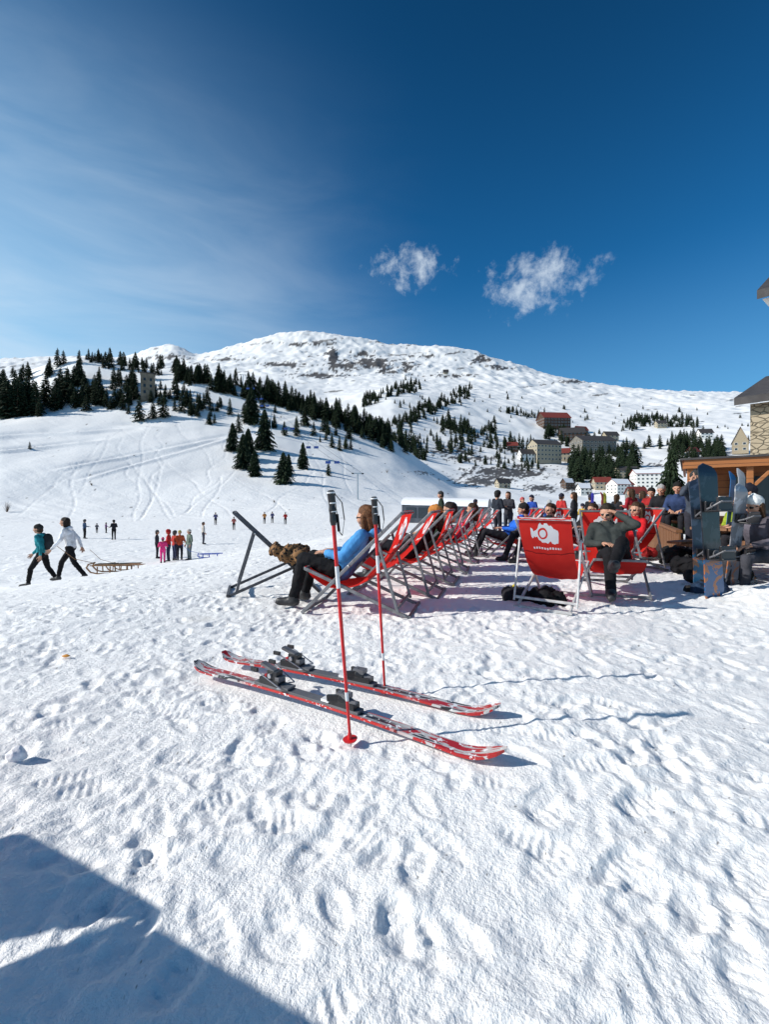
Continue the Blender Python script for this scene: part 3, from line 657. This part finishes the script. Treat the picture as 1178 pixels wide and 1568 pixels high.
hs('village_house',785,690,14,8,5,DKW,REDR,2,3,-.1,300)
hs('village_house',1080,672,18,9,6,WHT,DKR,2,3,-.1,300)
hs('village_house',1062,700,16,9,6,DKW,REDR,2,3,.4,200)
hs('white_hotel',1000,748,54,22,7,WHT,REDR,4,9,-.25,90,snow=True)
hs('village_house',950,757,34,15,8,WHT,REDR,3,5,.35,90,snow=True)
hs('village_house',922,750,24,12,7,BEI,REDR,2,4,-.1,90)
hs('village_house',975,767,26,12,9,GRS,REDR,2,4,.1,75)
hs('village_house',895,758,20,10,7,WHT,DKR,2,3,.2,80,snow=True)
hs('stone_hotel',960,735,30,14,6,BEI,DKR,3,5,-.1,100)
hs('village_house',870,748,18,9,6,DKW,DKR,2,3,.4,100,snow=True)
hs('brick_chalet',1003,784,34,10,13,mat('brick_wall',(.25,.08,.05),.8,0,.3,2),REDR,1,4,-.5,70)
hs('stone_church',1134,694,32,16,22,STN,mat('brown_roof',(.2,.08,.05),.7,0,.3),2,4,.9,90)
hs('village_house',1012,655,14,7,4,BEI,DKR,2,3,0,500)
hs('village_house',770,747,20,8,6,BEI,DKR,2,3,.3,120)
hs('village_house',683,573,6,4,3,BEI,DKR,1,2,0,1300)
l,Y=H3(226,612,150);k=Y/F;e=empty('stone_tower',l,.5);b=B();tw=19*k;thh=38*k
b.box((0,0,thh/2-1),(tw,tw*.8,thh+2),mat('weathered_stone',(.19,.16,.12),.9,0,.35,.6));b.box((0,0,thh+.15),(tw*1.08,tw*.88,.5),DKR);b.obj('walls',parent=e)
b=B()
for i in range(3):
    for j in(-1,1): b.box((j*tw*.22,-tw*.4-.03,thh*(.25+.25*i)),(tw*.16,.2,thh*.11),GL);b.box((tw*.5+.03,j*tw*.2,thh*(.25+.25*i)),(.2,tw*.14,thh*.11),GL)
b.obj('windows',parent=e)
# ski lift station
MP=mat('grey_metal_panel',(.08,.09,.11),.4,.3,.3,.5)
x0=at(684,66);z0=g(x0,66);e=empty('lift_station',(x0,66,z0+.2),-.35);b=B();n=14;V=[];Fc=[];V2=[]
for i in range(n+1):
    a=math.pi*i/n;V+=[(-6.6,-2.6*math.cos(a),2.6+1.2*math.sin(a)),(6.6,-2.6*math.cos(a),2.6+1.2*math.sin(a)-.3)]
    V2+=[(-6.5,-2.5*math.cos(a),2.5+1.2*math.sin(a)),(6.5,-2.5*math.cos(a),2.2+1.2*math.sin(a))]
for i in range(n): Fc.append((2*i,2*i+1,2*i+3,2*i+2))
b.poly(V,Fc,SNR);b.poly(V2,[tuple(range(0,2*n+2,2)),tuple(range(2*n+1,0,-2))],MP);b.obj('roof',parent=e,smooth=False)
b=B();b.box((0,0,1.0),(13,4.9,3.0),MP);b.obj('walls',parent=e)
b=B()
for i in range(6): b.box((-5.+1.95*i,-2.48,1.4),(1.6,.08,1.6),GL)
b.obj('windows',parent=e)
# wooden hut (right)
hx,hy=6.85,9.2;hz=g(hx,hy);e=empty('wooden_hut',(hx,hy,hz),-.62)
b=B();b.box((3.0,1.3,.9),(5.9,2.4,2.0),WOODO);b.obj('walls',parent=e)
b=B();b.box((2.9,.85,1.93),(6.3,3.4,.08),DKW);b.box((2.9,-.88,1.9),(6.36,.05,.2),WOODO);b.box((-.28,.85,1.9),(.05,3.4,.2),WOODO);b.box((2.9,.85,1.99),(6.5,3.6,.04),DKR);b.obj('roof',parent=e)
b=B()
for xx in(-.18,.75,1.7,3.0):
    b.box((xx,-.78,.9),(.1,.1,1.98),WOODO);b.beam((xx+.03,-.78,1.4),(xx+.35,-.78,1.78),.06,.06,WOODO)
b.box((1.6,-.72,.82),(3.4,.28,.05),WOODO);b.box((1.6,-.7,.4),(3.3,.05,.78),WOODO);b.obj('counter_and_posts',parent=e,bevel=.006)
b=B();b.box((1.0,.06,1.25),(1.0,.06,.8),GL);b.box((2.4,.06,1.25),(1.0,.06,.8),GL);b.box((.3,.05,.95),(.4,.05,.6),WHT);b.obj('windows',parent=e)
# stone building behind
e=empty('stone_building',(12.25,14.2,0),-.85)
b=B();b.box((4,3,1.2),(8,6,6.4),STN);b.obj('lower_walls',parent=e)
b=B();b.poly([(-.35,-.45,4.35),(8.3,-.45,4.35),(8.3,6.3,6.4),(-.35,6.3,6.4),(-.35,-.45,4.6),(8.3,-.45,4.6),(8.3,6.3,6.65),(-.35,6.3,6.65)],[(0,3,2,1),(4,5,6,7),(0,1,5,4),(0,4,7,3),(1,2,6,5)],DKR);b.obj('lower_roof',parent=e)
b=B();b.box((5,3.6,5.6),(7.8,5.2,5.6),WHT);b.obj('upper_walls',parent=e)
b=B();b.poly([(.15,.15,7.9),(9,.15,7.9),(9,6.5,11.2),(.15,6.5,11.2),(.15,.15,8.2),(9,.15,8.2),(9,6.5,11.5),(.15,6.5,11.5)],[(0,3,2,1),(4,5,6,7),(0,1,5,4),(0,4,7,3),(1,2,6,5)],DKR)
b.poly([(.25,.4,7.95),(.75,.8,7.1),(8.9,.8,7.1),(8.9,.4,7.95)],[(0,1,2,3)],WHT);b.obj('upper_roof',parent=e)
b=B()
for zz in(1.0,3.0):
    for xx in(1.3,3.3,5.5): b.box((xx,-.03,zz),(.8,.1,1.2),FRW);b.box((xx,-.1,zz),(.65,.06,1.05),GL)
b.obj('windows',parent=e)
# fence, bench, table
b=B()
A=Vector((7.3,12.2,0));C=Vector((5.35,7.7,0));n=34
for i in range(n):
    p=A.lerp(C,i/(n-1));z=g(p.x,p.y);hh=.78-.25*i/n;b.box((p.x,p.y,z+hh/2),(.03,.1,hh),WOODV,Matrix.Rotation(-.41,3,'Z'))
b.beam((A.x,A.y,g(A.x,A.y)+.82),(C.x,C.y,g(C.x,C.y)+.57),.1,.05,WOODV);b.obj('wooden_fence')
b=B()
for yy in(0,.18,.36): b.box((0,yy,.45),(1.8,.14,.04),WOODV)
for xx in(-.7,.7): b.box((xx,.18,.21),(.08,.4,.42),WOODV)
for zz in(.6,.8): b.box((0,.48,zz),(1.8,.04,.13),WOODV)
bm_=b.mesh('wooden_bench');add('wooden_bench',bm_,(7.1,10.6,g(7.1,10.6)+.2),-.6);add('wooden_bench',bm_,(5.1,5.6,g(5.1,5.6)-.14),-1.2)
b=B()
for yy in range(5): b.box((0,-.34+.17*yy,.74),(1.6,.15,.04),WOODV)
for xx in(-.6,.6):
    for s in(-1,1): b.beam((xx,.35*s,0),(xx,-.2*s,.72),.06,.06,WOODV)
    b.box((xx,0,.45),(.056,1.4,.05),WOODV)
for s in(-1,1): b.box((0,.65*s,.49),(1.6,.22,.04),WOODV)
b.obj('picnic_table',(5.75,6.75,g(5.75,6.75)-.05),.5)
# lift pylons
def pyl(px,py,hpx,ymin=80):
    l,Y=H3(px,py,ymin);k=Y/F;h=hpx*k;b=B();b.cyl((0,0,-.5),(0,0,h),.22,.14,STL,8);b.box((0,0,h),(2.6,.2,.2),STL);b.cyl((-1.3,0,h-.2),(-1.3,0,h+.1),.3,.3,BLKP,8);b.cyl((1.3,0,h-.2),(1.3,0,h+.1),.3,.3,BLKP,8)
    b.obj('lift_pylon',l,.2);return Vector(l)+Vector((0,0,h))
tp=[pyl(415,668,42),pyl(548,765,40,70),pyl(372,600,26,120)]
b=B()
for a,c in((tp[2],tp[0]),(tp[0],tp[1])):
    for s in(-1.3,1.3):
        pts=[a.lerp(c,i/10)+Vector((s,0,-3*(i/10)*(1-i/10)*1.2)) for i in range(11)];b.tube(pts,.035,BLKP,4)
        for i in(3,6,8):
            p=pts[i];b.cyl(p,p-Vector((0,0,1.7)),.04,.04,STL,4);b.box(p-Vector((0,0,2.1)),(1.5,.6,.1),mat('blue_lift_seat',(.02,.08,.35),.5));b.box(p-Vector((0,-.3,1.7)),(1.5,.1,.7),mat('blue_lift_seat',(.02,.08,.35),.5))
b.obj('chairlift')
# ------------------------------------------------------------ trees
BARK=mat('bark',(.08,.05,.035),.9,0,.3,10)
def needle_mat():
    m,nt,bs=newmat('spruce_needles');ob=nt.nodes.new('ShaderNodeTexCoord').outputs['Object'];n=noise(nt,ob,1.2,3,.7)
    c=mixc(nt,ss(nt,n,.35,.7),(.008,.016,.009),(.035,.055,.025));nt.links.new(c,bs.inputs['Base Color']);bs.inputs['Roughness'].default_value=.9;bs.inputs['Specular IOR Level'].default_value=.15;return m
ND=needle_mat()
def spruce(seed,levels,nb,ns,R=.2,fat=1):
    r=random.Random(seed);V=[];Fc=[];mi=[]
    n=6
    for z,rr in((-.03,.016),(.97,.002)):
        for i in range(n): V.append((rr*math.cos(i*math.pi*2/n),rr*math.sin(i*math.pi*2/n),z))
    for i in range(n): Fc.append((i,(i+1)%n,n+(i+1)%n,n+i));mi.append(1)
    for l in range(levels):
        z=.07+.92*(l/levels)**.92
        for k in range(nb):
            a=2*math.pi*(k+r.random()*.9)/nb;L=R*(1-z)**.75*r.uniform(.55,1.2)+.012
            dz=-L*r.uniform(.25,.6);up=(r.random()-.5)*.02
            c,s=math.cos(a),math.sin(a)
            for q in range(ns):
                t0=q/ns;t1=min(1.05,(q+1.5)/ns);w=(.3*L+.012)*(1-t0*.6)*r.uniform(.7,1.2)*fat
                z0=z+up+dz*t0*t0;z1=z+up+dz*t1*t1-r.uniform(0,.015)
                o=len(V);dr=(.01+r.random()*.012)*fat
                V.extend([(c*L*t0,s*L*t0,z0+.006),(c*L*t1-s*w*.6,s*L*t1+c*w*.6,z1-dr),(c*L*t1*1.05,s*L*t1*1.05,z1),(c*L*t1+s*w*.6,s*L*t1-c*w*.6,z1-dr)])
                Fc.append((o,o+1,o+2));Fc.append((o,o+2,o+3));mi+=[0,0]
    o=len(V);V+=[(0,0,1.02),(.012,0,.93),(-.008,.01,.93),(-.006,-.01,.93)];Fc+=[(o,o+1,o+2),(o,o+2,o+3),(o,o+3,o+1)];mi+=[0,0,0]
    return np.array(V),Fc,mi
LOD=[spruce(i,14,7,2,.22+.02*(i%3),1.7) for i in range(5)]
HERO=[spruce(20+i,34,11,5,.2+.025*i,1.2) for i in range(3)]
heroM=[mesh_from('spruce_tree',v*1.0,f,[ND,BARK],mi) for v,f,mi in HERO]
def forest(name,items):
    VV=[];FF=[];MI=[];off=0
    for x,y,z,h in items:
        v,f,mi=LOD[random.randrange(5)];a=random.random()*6.28;ca,sa=math.cos(a),math.sin(a);w=h*random.uniform(.9,1.4)
        VV.append(np.stack([(v[:,0]*ca-v[:,1]*sa)*w+x,(v[:,0]*sa+v[:,1]*ca)*w+y,v[:,2]*h+z-.1],1))
        FF+=[tuple(i+off for i in q) for q in f];MI+=mi;off+=len(v)
    add(name,mesh_from(name,np.vstack(VV),FF,[ND,BARK],MI))
def tr(px,py,hpx,ymin=62):
    x,y,z=place(px,py,ymin);return(x,y,z,hpx/F*y)
L=[]
def scat(n,pts,dy,h0,h1,ymin=62):
    xs=[p[0] for p in pts];ys=[p[1] for p in pts]
    for i in range(n):
        px=random.uniform(xs[0],xs[-1]);py=float(np.interp(px,xs,ys))+random.uniform(-dy,dy);L.append(tr(px,py,random.uniform(h0,h1)*(1 if i%4 else .6),ymin))
scat(44,[(-60,632),(20,628),(110,610)],14,28,50);scat(22,[(0,636),(60,632)],6,44,58)
scat(42,[(90,600),(210,600)],19,20,38);scat(24,[(110,618),(200,625)],10,24,34);scat(26,[(-100,590),(0,590),(110,562)],8,16,30)
scat(46,[(115,553),(300,575)],7,12,23,190)
scat(170,[(270,578),(400,608),(470,630),(560,664),(600,684)],9,16,33,180)
scat(90,[(380,602),(560,655),(640,700)],7,22,33,200)
scat(30,[(230,602),(340,640)],20,14,28);scat(16,[(300,620),(420,645)],16,14,28);scat(22,[(400,640),(540,690)],16,14,26)
for p in [(213,645,38),(250,640,36),(234,642,28),(278,632,34),(292,632,30),(320,650,20),(155,621,30),(180,622,26),(467,652,34),(503,728,22),(520,690,24),(535,672,22),(45,690,14),(500,655,15),(530,688,20),(420,655,22),(545,640,20),(135,612,30),(365,662,30)]: L.append(tr(*p))
forest('hillside_spruce_trees',L);L=[]
scat(90,[(555,620),(600,602),(650,592)],7,8,15,500);scat(110,[(590,660),(650,632),(720,602)],9,9,16,400);scat(75,[(600,672),(680,690),(760,655)],10,10,20,300)
scat(34,[(675,657),(720,660)],6,13,22,300);scat(34,[(775,630),(835,642)],4,7,12,500);scat(80,[(600,640),(800,700)],28,6,14,300);scat(34,[(590,690),(660,700)],6,12,20,260)
scat(120,[(872,724),(930,730),(978,724)],13,20,38,250);scat(90,[(830,664),(870,676),(970,694)],9,10,19,400);scat(95,[(952,654),(1000,647),(1070,651)],7,8,15,600)
scat(80,[(1030,692),(1110,702)],15,14,28,300);scat(70,[(600,600),(900,640),(1178,660)],24,4,10,500);scat(34,[(700,702),(830,717)],9,9,18,300);scat(50,[(870,702),(1000,692),(1100,674)],9,12,20,300)
scat(40,[(740,680),(830,690)],12,10,20,300)
forest('distant_spruce_forest',L)
for i,(px,py,h) in enumerate([(385,650,58),(405,690,64),(372,718,56),(390,730,42),(356,690,44),(434,740,50),(464,718,42),(442,728,34),(380,705,50)]):
    x,y,z=place(px,py);hh=h/F*y;add('spruce_tree',heroM[i%3],(x,y,z-.2),random.random()*6,(hh*random.uniform(1.1,1.5),hh*1.2,hh))
add('spruce_tree',heroM[1],(at(1029,24),24,g(at(1029,24),24)-.2),0,(5.,5.,5.1));add('spruce_tree',heroM[2],(at(1046,27),27,g(at(1046,27),27)-.2),2,(3.6,3.6,3.4))
b=B();TW=mat('twigs',(.12,.08,.05),.9)
for px,py,s in((593,724,1.6),(10,785,2),(250,622,1.2),(430,640,1.2),(140,745,.8),(205,700,.7),(420,770,.7)):
    x,y,z=place(px,py,62)
    for i in range(26):
        a=random.random()*6.28;t=random.uniform(.1,.7);l=s*random.uniform(.5,1);b.cyl((x,y,z-.1),(x+math.cos(a)*t*l,y+math.sin(a)*t*l,z+l),.03,.01,TW,3)
b.obj('bare_bushes')
# ------------------------------------------------------------ ground mesh
RX0,RY0,RS=-9.,-1.,.01;NX,NY=1900,1500
gx,gy=np.meshgrid(RX0+np.arange(NX)*RS,RY0+np.arange(NY)*RS)
wx=gx+.07*perlin(gx*2.6,gy*2.6,20);wy=gy+.07*perlin(gx*2.6+9,gy*2.6,21)
ca,sa=math.cos(.5),math.sin(.5);rx=wx*ca+wy*sa;ry=-wx*sa+wy*ca
RA=.015*perlin(wx/.7,wy/.8,22)+.011*perlin(rx/.26,ry/.19,23)+.013*(.3-np.abs(perlin(rx/.15,ry/.1,24)))+.008*perlin(rx/.075,ry/.055,25)+.0042*perlin(wx/.035,wy/.035,26)
pm=sstep((perlin(wx/.9+3,wy/.9,28)+.25)/.6);RA*=.5+.65*pm
for i in range(5200):
    fx=rng.uniform(-8.6,9.3);fy=rng.uniform(-.6,13.3) if i%3 else rng.uniform(-.6,5);a=rng.uniform(-.8,.8)+ (rng.randint(2)*1.5)
    n=17;ix=int((fx-RX0)/RS);iy=int((fy-RY0)/RS)
    if ix<n or iy<n or ix>=NX-n or iy>=NY-n: continue
    sx=gx[iy-n:iy+n,ix-n:ix+n]-fx;sy=gy[iy-n:iy+n,ix-n:ix+n]-fy
    u=sx*math.cos(a)+sy*math.sin(a);v=-sx*math.sin(a)+sy*math.cos(a)
    ln=rng.uniform(.06,.13);wd=rng.uniform(.035,.055)
    e_=np.sqrt((u/wd)**2+(v/ln)**2)+7.5*RA[iy-n:iy+n,ix-n:ix+n]
    dp=-sstep((1.1-e_)/.5)*rng.uniform(.003,.012)+np.exp(-((e_-1.3)/.3)**2)*.003
    if rng.rand()<.45: dp=dp+np.where(e_<1.1,.003*np.sin(v*2*np.pi/.032+u*15)*np.clip(1.1-e_,0,.4)/.4,0)
    RA[iy-n:iy+n,ix-n:ix+n]+=dp
def raster(x,y):
    a=(x-RX0)/RS;b=(y-RY0)/RS
    a=np.clip(a,0,NX-2);b=np.clip(b,0,NY-2);i=a.astype(int);j=b.astype(int);fa=a-i;fb=b-j
    v=(RA[j,i]*(1-fa)+RA[j,i+1]*fa)*(1-fb)+(RA[j+1,i]*(1-fa)+RA[j+1,i+1]*fa)*fb
    e=np.minimum(np.minimum(x-RX0,RX0+NX*RS-x),np.minimum(y-RY0,RY0+NY*RS-y));return v*sstep(e/1.2)
dense=np.radians(np.linspace(-46,46,600));side=np.radians(np.concatenate([np.linspace(46.6,90,50),np.linspace(93,180,30)]))
th=np.concatenate([-side[::-1][:-1],dense,side[:-1]]);nth=len(th)
r=[.25]
while r[-1]<9000:
    q=r[-1];r.append(q*(1+(.05 if q<.7 else .0055 if q<12 else .01 if q<60 else .008 if q<260 else .013 if q<900 else .011)))
r=np.array(r);nr=len(r)
TH,RR=np.meshgrid(th,r);X=RR*np.sin(TH);Y=RR*np.cos(TH)
Z=H(X,Y)
det=raster(X,Y);cal=np.ones_like(Z)
for S in(S1,S2):
    d=Vector((math.cos(S.rotation_euler.z),math.sin(S.rotation_euler.z)));ux=(X-S.location.x)*d.x+(Y-S.location.y)*d.y;vy=-(X-S.location.x)*d.y+(Y-S.location.y)*d.x
    m_=sstep((.13-np.abs(vy))/.08)*sstep((1.1-np.abs(ux))/.1);cal=cal*(1-.75*m_)
PXg=CX+F*np.tan(np.clip(TH,-.96,.96));PYg=HY-(Z-CH)/(RR*np.cos(np.clip(TH,-.96,.96)))*F
Z=Z+det*cal
far=sstep((RR-8)/5)*sstep((75-RR)/45)
Z=Z+far*(.018*perlin(X/.45,Y/.6,31)+.02*perlin(X/1.5,Y/1.2,32)+ .04*perlin(X/5,Y/5,33))
hl=sstep((RR-78)/15)*sstep((280-RR)/40)
pt=sstep((perlin(X/35,Y/35,61)+.15)/.4)
Z=Z+hl*(.10*perlin((X*.5+Y)/1.6,(X-Y*.3)/14,62)*pt+.12*perlin(X/5,Y/7,63))
for c0,c1,c2,s0,s1 in((672,-.08,.0,-200,215),(655,.0,.0,150,260),(694,-.10,.0,-200,180),(735,-.18,.0,60,430),(770,-.28,0,100,520)):
    ln=c0+c1*PXg+6*perlin(X/40,Y*0+c0,64)
    m_=sstep((PXg-s0)/60)*sstep((s1-PXg)/60)*hl
    Z=Z+m_*(.9*np.exp(-((PYg-ln)/1.6)**2)-.6*np.exp(-((PYg-ln+4)/2.)**2))*(.5 if c0>700 else .9)
for i in range(26):
    a0=rng.uniform(60,560);b0=rng.uniform(660,770);sl=rng.uniform(-.6,.6);am=rng.uniform(2,7);ph=rng.uniform(0,6);wl=rng.uniform(30,80)
    lw=np.exp(-((PXg-(a0+sl*(PYg-b0)*3+am*np.sin((PYg)/wl*6.28+ph)))/1.0)**2)
    Z=Z-hl*.13*lw*sstep((PYg-b0+40)/10)*sstep((b0+60-PYg)/10)
verts=np.stack([X,Y,Z],-1).reshape(-1,3)
cz=float(g(0,0.01));verts=np.vstack([verts,[[0,0,cz]]])
ii=(np.arange(nr-1)[:,None]*nth+np.arange(nth)[None,:]);jn=np.concatenate([np.arange(1,nth),[0]])
nx_=(np.arange(nr-1)[:,None]*nth+jn[None,:])
quads=np.stack([ii,ii+nth,nx_+nth,nx_],-1).reshape(-1,4)
nq=len(quads);tri=np.stack([np.full(nth,len(verts)-1),np.arange(nth),jn],-1)
me=bpy.data.meshes.new('snow_ground');me.vertices.add(len(verts));me.vertices.foreach_set('co',verts.ravel())
me.loops.add(nq*4+nth*3);me.loops.foreach_set('vertex_index',np.concatenate([quads.ravel(),tri.ravel()]).astype(np.int32))
me.polygons.add(nq+nth);me.polygons.foreach_set('loop_start',np.concatenate([np.arange(nq)*4,nq*4+np.arange(nth)*3]).astype(np.int32))
me.polygons.foreach_set('use_smooth',np.ones(nq+nth,dtype=bool))
me.update(calc_edges=True)
rock=np.zeros_like(Z)
for px,py,sx,sy,a,y0,y1 in [(510,548,7,17,1.35,1800,6000),(528,560,22,7,1.15,1800,6000),(572,556,26,8,1.2,1800,6000),(555,543,18,5,.95,1800,6000),(590,568,16,6,.95,1500,6000),(470,527,34,2.5,1.,1800,6000),(435,558,34,3.5,1.1,1500,6000),(485,575,38,3.5,1.1,1500,6000),(622,562,14,10,.9,1500,6000),(738,550,14,7,1.05,1800,6000),(765,563,18,5,.9,1800,6000),(255,547,24,5,1.,1800,6000),(880,584,38,3,.9,1500,6000),(655,545,28,3,.85,1800,6000),(690,575,44,3,.85,1500,6000),(350,550,24,4,.75,1500,6000),
   (775,724,64,10,1.1,180,900),(740,737,36,7,1.1,150,900),(690,692,46,6,.85,250,900),(830,747,26,6,1.,100,900),(720,702,46,5,.9,250,900),(880,747,34,7,.8,150,900),(930,712,44,6,.9,200,900),(800,690,34,5,.8,250,900),(650,725,26,4,.6,100,900),(1010,712,40,5,.7,150,900)]:
    rock=np.maximum(rock,a*np.exp(-(((PXg-px)/sx)**2+((PYg-py)/sy)**2)*.6)*((RR>y0)&(RR<y1)))
fn=.5*perlin(PXg/11+PYg/9,PYg/4.5,51)+.4*perlin(PXg/4.5,PYg/2.2,52)+.3*perlin(PXg/2,PYg/1.2,53)
val=sstep((rock+fn*1.1-.62)/.12)
stk=perlin(PXg/45+PYg/30,(PYg+PXg*.12)/3.6,54)+.4*perlin(PXg/9,PYg/2.,55)
val=np.maximum(val,.9*sstep((stk-.54)/.12)*sstep((RR-1200)/400)*(RR<5000)*sstep((perlin(PXg/90,PYg/40,56)+.3)/.3))
at_=me.attributes.new('rock','FLOAT','POINT');at_.data.foreach_set('value',np.append(val.ravel(),0).astype(np.float32))
m,nt,bs=newmat('snow')
geo=nt.nodes.new('ShaderNodeNewGeometry').outputs['Position']
an=nt.nodes.new('ShaderNodeAttribute');an.attribute_name='rock';ra=an.outputs['Fac']
dist=nt.nodes.new('ShaderNodeVectorMath');dist.operation='LENGTH';nt.links.new(geo,dist.inputs[0]);dist=dist.outputs['Value']
nearf=ss(nt,dist,22,6);midf=ss(nt,dist,700,150)
ns=noise(nt,geo,.9,4,.6)
base=mixc(nt,ns,(.87,.87,.865),(.93,.925,.91))
dirt=M(nt,'MULTIPLY',ss(nt,ns,.6,.76),nearf)
base=mixc(nt,M(nt,'MULTIPLY',dirt,.45),base,(.52,.47,.38))
sd=M(nt,'MULTIPLY',ss(nt,noise(nt,geo,5.5,4,.7),.67,.8),nearf);base=mixc(nt,M(nt,'MULTIPLY',sd,.4),base,(.36,.27,.17))
rc=mixc(nt,noise(nt,geo,.2,3,.7),(.03,.028,.03),(.1,.08,.06))
base=mixc(nt,M(nt,'MULTIPLY',ra,.95),base,rc)
nt.links.new(base,bs.inputs['Base Color']);bs.inputs['Roughness'].default_value=.55;bs.inputs['Specular IOR Level'].default_value=.3
b1=nt.nodes.new('ShaderNodeBump');b1.inputs['Distance'].default_value=.012;nt.links.new(M(nt,'MULTIPLY',nearf,.9),b1.inputs['Strength'])
nt.links.new(noise(nt,geo,48,4,.68),b1.inputs['Height'])
b2=nt.nodes.new('ShaderNodeBump');b2.inputs['Distance'].default_value=.5;nt.links.new(M(nt,'MULTIPLY',M(nt,'SUBTRACT',1.,nearf),M(nt,'MULTIPLY',midf,.35)),b2.inputs['Strength'])
nt.links.new(noise(nt,geo,.7,4,.6,0,1.2),b2.inputs['Height']);nt.links.new(b1.outputs[0],b2.inputs['Normal'])
nt.links.new(b2.outputs[0],bs.inputs['Normal'])
me.materials.append(m);add('snow_ground',me)
# ------------------------------------------------------------ light & sky
EL=math.radians(32);az=Vector((-.99,-.14)).normalized()
sun=bpy.data.lights.new('sun','SUN');sun.energy=5.0;sun.angle=math.radians(.5);sun.color=(1,.96,.89)
so=bpy.data.objects.new('sun',sun);COL.objects.link(so);dirv=Vector((-az.x*math.cos(EL),-az.y*math.cos(EL),-math.sin(EL)));so.rotation_euler=dirv.to_track_quat('-Z','Y').to_euler();so.location=(-20,-5,20)
w=bpy.data.worlds.new('World');sc.world=w;w.use_nodes=True;nt=w.node_tree;bg=nt.nodes['Background']
sk=nt.nodes.new('ShaderNodeTexSky');sk.sky_type='NISHITA';sk.sun_disc=False;sk.sun_elevation=EL;sk.sun_rotation=math.atan2(az.x,az.y)%(2*math.pi)
sk.altitude=1800;sk.air_density=1.0;sk.dust_density=.8;sk.ozone_density=2.5
gm=nt.nodes.new('ShaderNodeTexCoord').outputs['Generated'];sp=nt.nodes.new('ShaderNodeSeparateXYZ');nt.links.new(gm,sp.inputs[0])
azm=M(nt,'ARCTAN2',sp.outputs[0],sp.outputs[1]);el=M(nt,'ARCSINE',sp.outputs[2])
hs_=nt.nodes.new('ShaderNodeHueSaturation');hs_.inputs['Saturation'].default_value=1.3;nt.links.new(sk.outputs[0],hs_.inputs['Color'])
col=mixc(nt,1.,hs_.outputs[0],(.55,1.22,1.25),'MULTIPLY')
dk=M(nt,'SUBTRACT',1.,M(nt,'MULTIPLY',ss(nt,el,.4,1.0),.42))
mm=nt.nodes.new('ShaderNodeVectorMath');mm.operation='SCALE';nt.links.new(col,mm.inputs[0]);nt.links.new(dk,mm.inputs['Scale']);col=mm.outputs[0]
col=mixc(nt,M(nt,'MULTIPLY',ss(nt,el,.5,.05),.5),col,(2.1,4.4,7.0))
cb=nt.nodes.new('ShaderNodeCombineXYZ');nt.links.new(azm,cb.inputs[0]);nt.links.new(el,cb.inputs[1]);uv=cb.outputs[0]
def cloudm(ca,ce,sa,se,sc1,seed):
    mp=nt.nodes.new('ShaderNodeMapping');mp.inputs['Location'].default_value=(seed,seed*.7,seed);nt.links.new(uv,mp.inputs[0])
    a=M(nt,'DIVIDE',M(nt,'SUBTRACT',azm,ca),sa);b=M(nt,'DIVIDE',M(nt,'SUBTRACT',el,ce),se)
    d=M(nt,'ADD',M(nt,'MULTIPLY',a,a),M(nt,'MULTIPLY',b,b));f=M(nt,'SUBTRACT',1.,d)
    f=M(nt,'ADD',M(nt,'MULTIPLY',f,.3),M(nt,'MULTIPLY',M(nt,'SUBTRACT',noise(nt,mp.outputs[0],sc1,8,.66,0,.15),.52),1.6))
    return M(nt,'MULTIPLY',ss(nt,f,.0,.6),.75)
cl=cloudm(.065,.508,.1,.05,19,3.);cl=M(nt,'MAXIMUM',cl,cloudm(.35,.455,.13,.065,18,8.))
mp=nt.nodes.new('ShaderNodeMapping');mp.inputs['Rotation'].default_value=(0,0,.3);mp.inputs['Scale'].default_value=(1.2,4.5,1);nt.links.new(uv,mp.inputs[0])
ci=M(nt,'MULTIPLY',ss(nt,noise(nt,mp.outputs[0],1.8,6,.55,0,.5),.3,.75),ss(nt,azm,.2,-.7))
ci=M(nt,'MULTIPLY',ci,M(nt,'MULTIPLY',ss(nt,el,.85,.3),.42))
haze=M(nt,'MULTIPLY',ss(nt,azm,.1,-.8),M(nt,'MULTIPLY',ss(nt,el,.95,.1),.75))
col=mixc(nt,haze,col,(4.8,7.8,10.2));col=mixc(nt,M(nt,'MAXIMUM',cl,ci),col,(7.8,8.8,9.8))
nt.links.new(col,bg.inputs[0]);bg.inputs[1].default_value=.1
# ------------------------------------------------------------ camera
cam=bpy.data.cameras.new('camera');co_=bpy.data.objects.new('camera',cam);COL.objects.link(co_);co_.location=(0,0,CH);co_.rotation_euler=(math.pi/2,0,0)
cam.sensor_width=36;cam.lens=36*F/1568;cam.shift_y=-14/1568;cam.clip_start=.05;cam.clip_end=20000;sc.camera=co_
sc.view_settings.view_transform='Standard';sc.view_settings.look='None';sc.view_settings.exposure=0
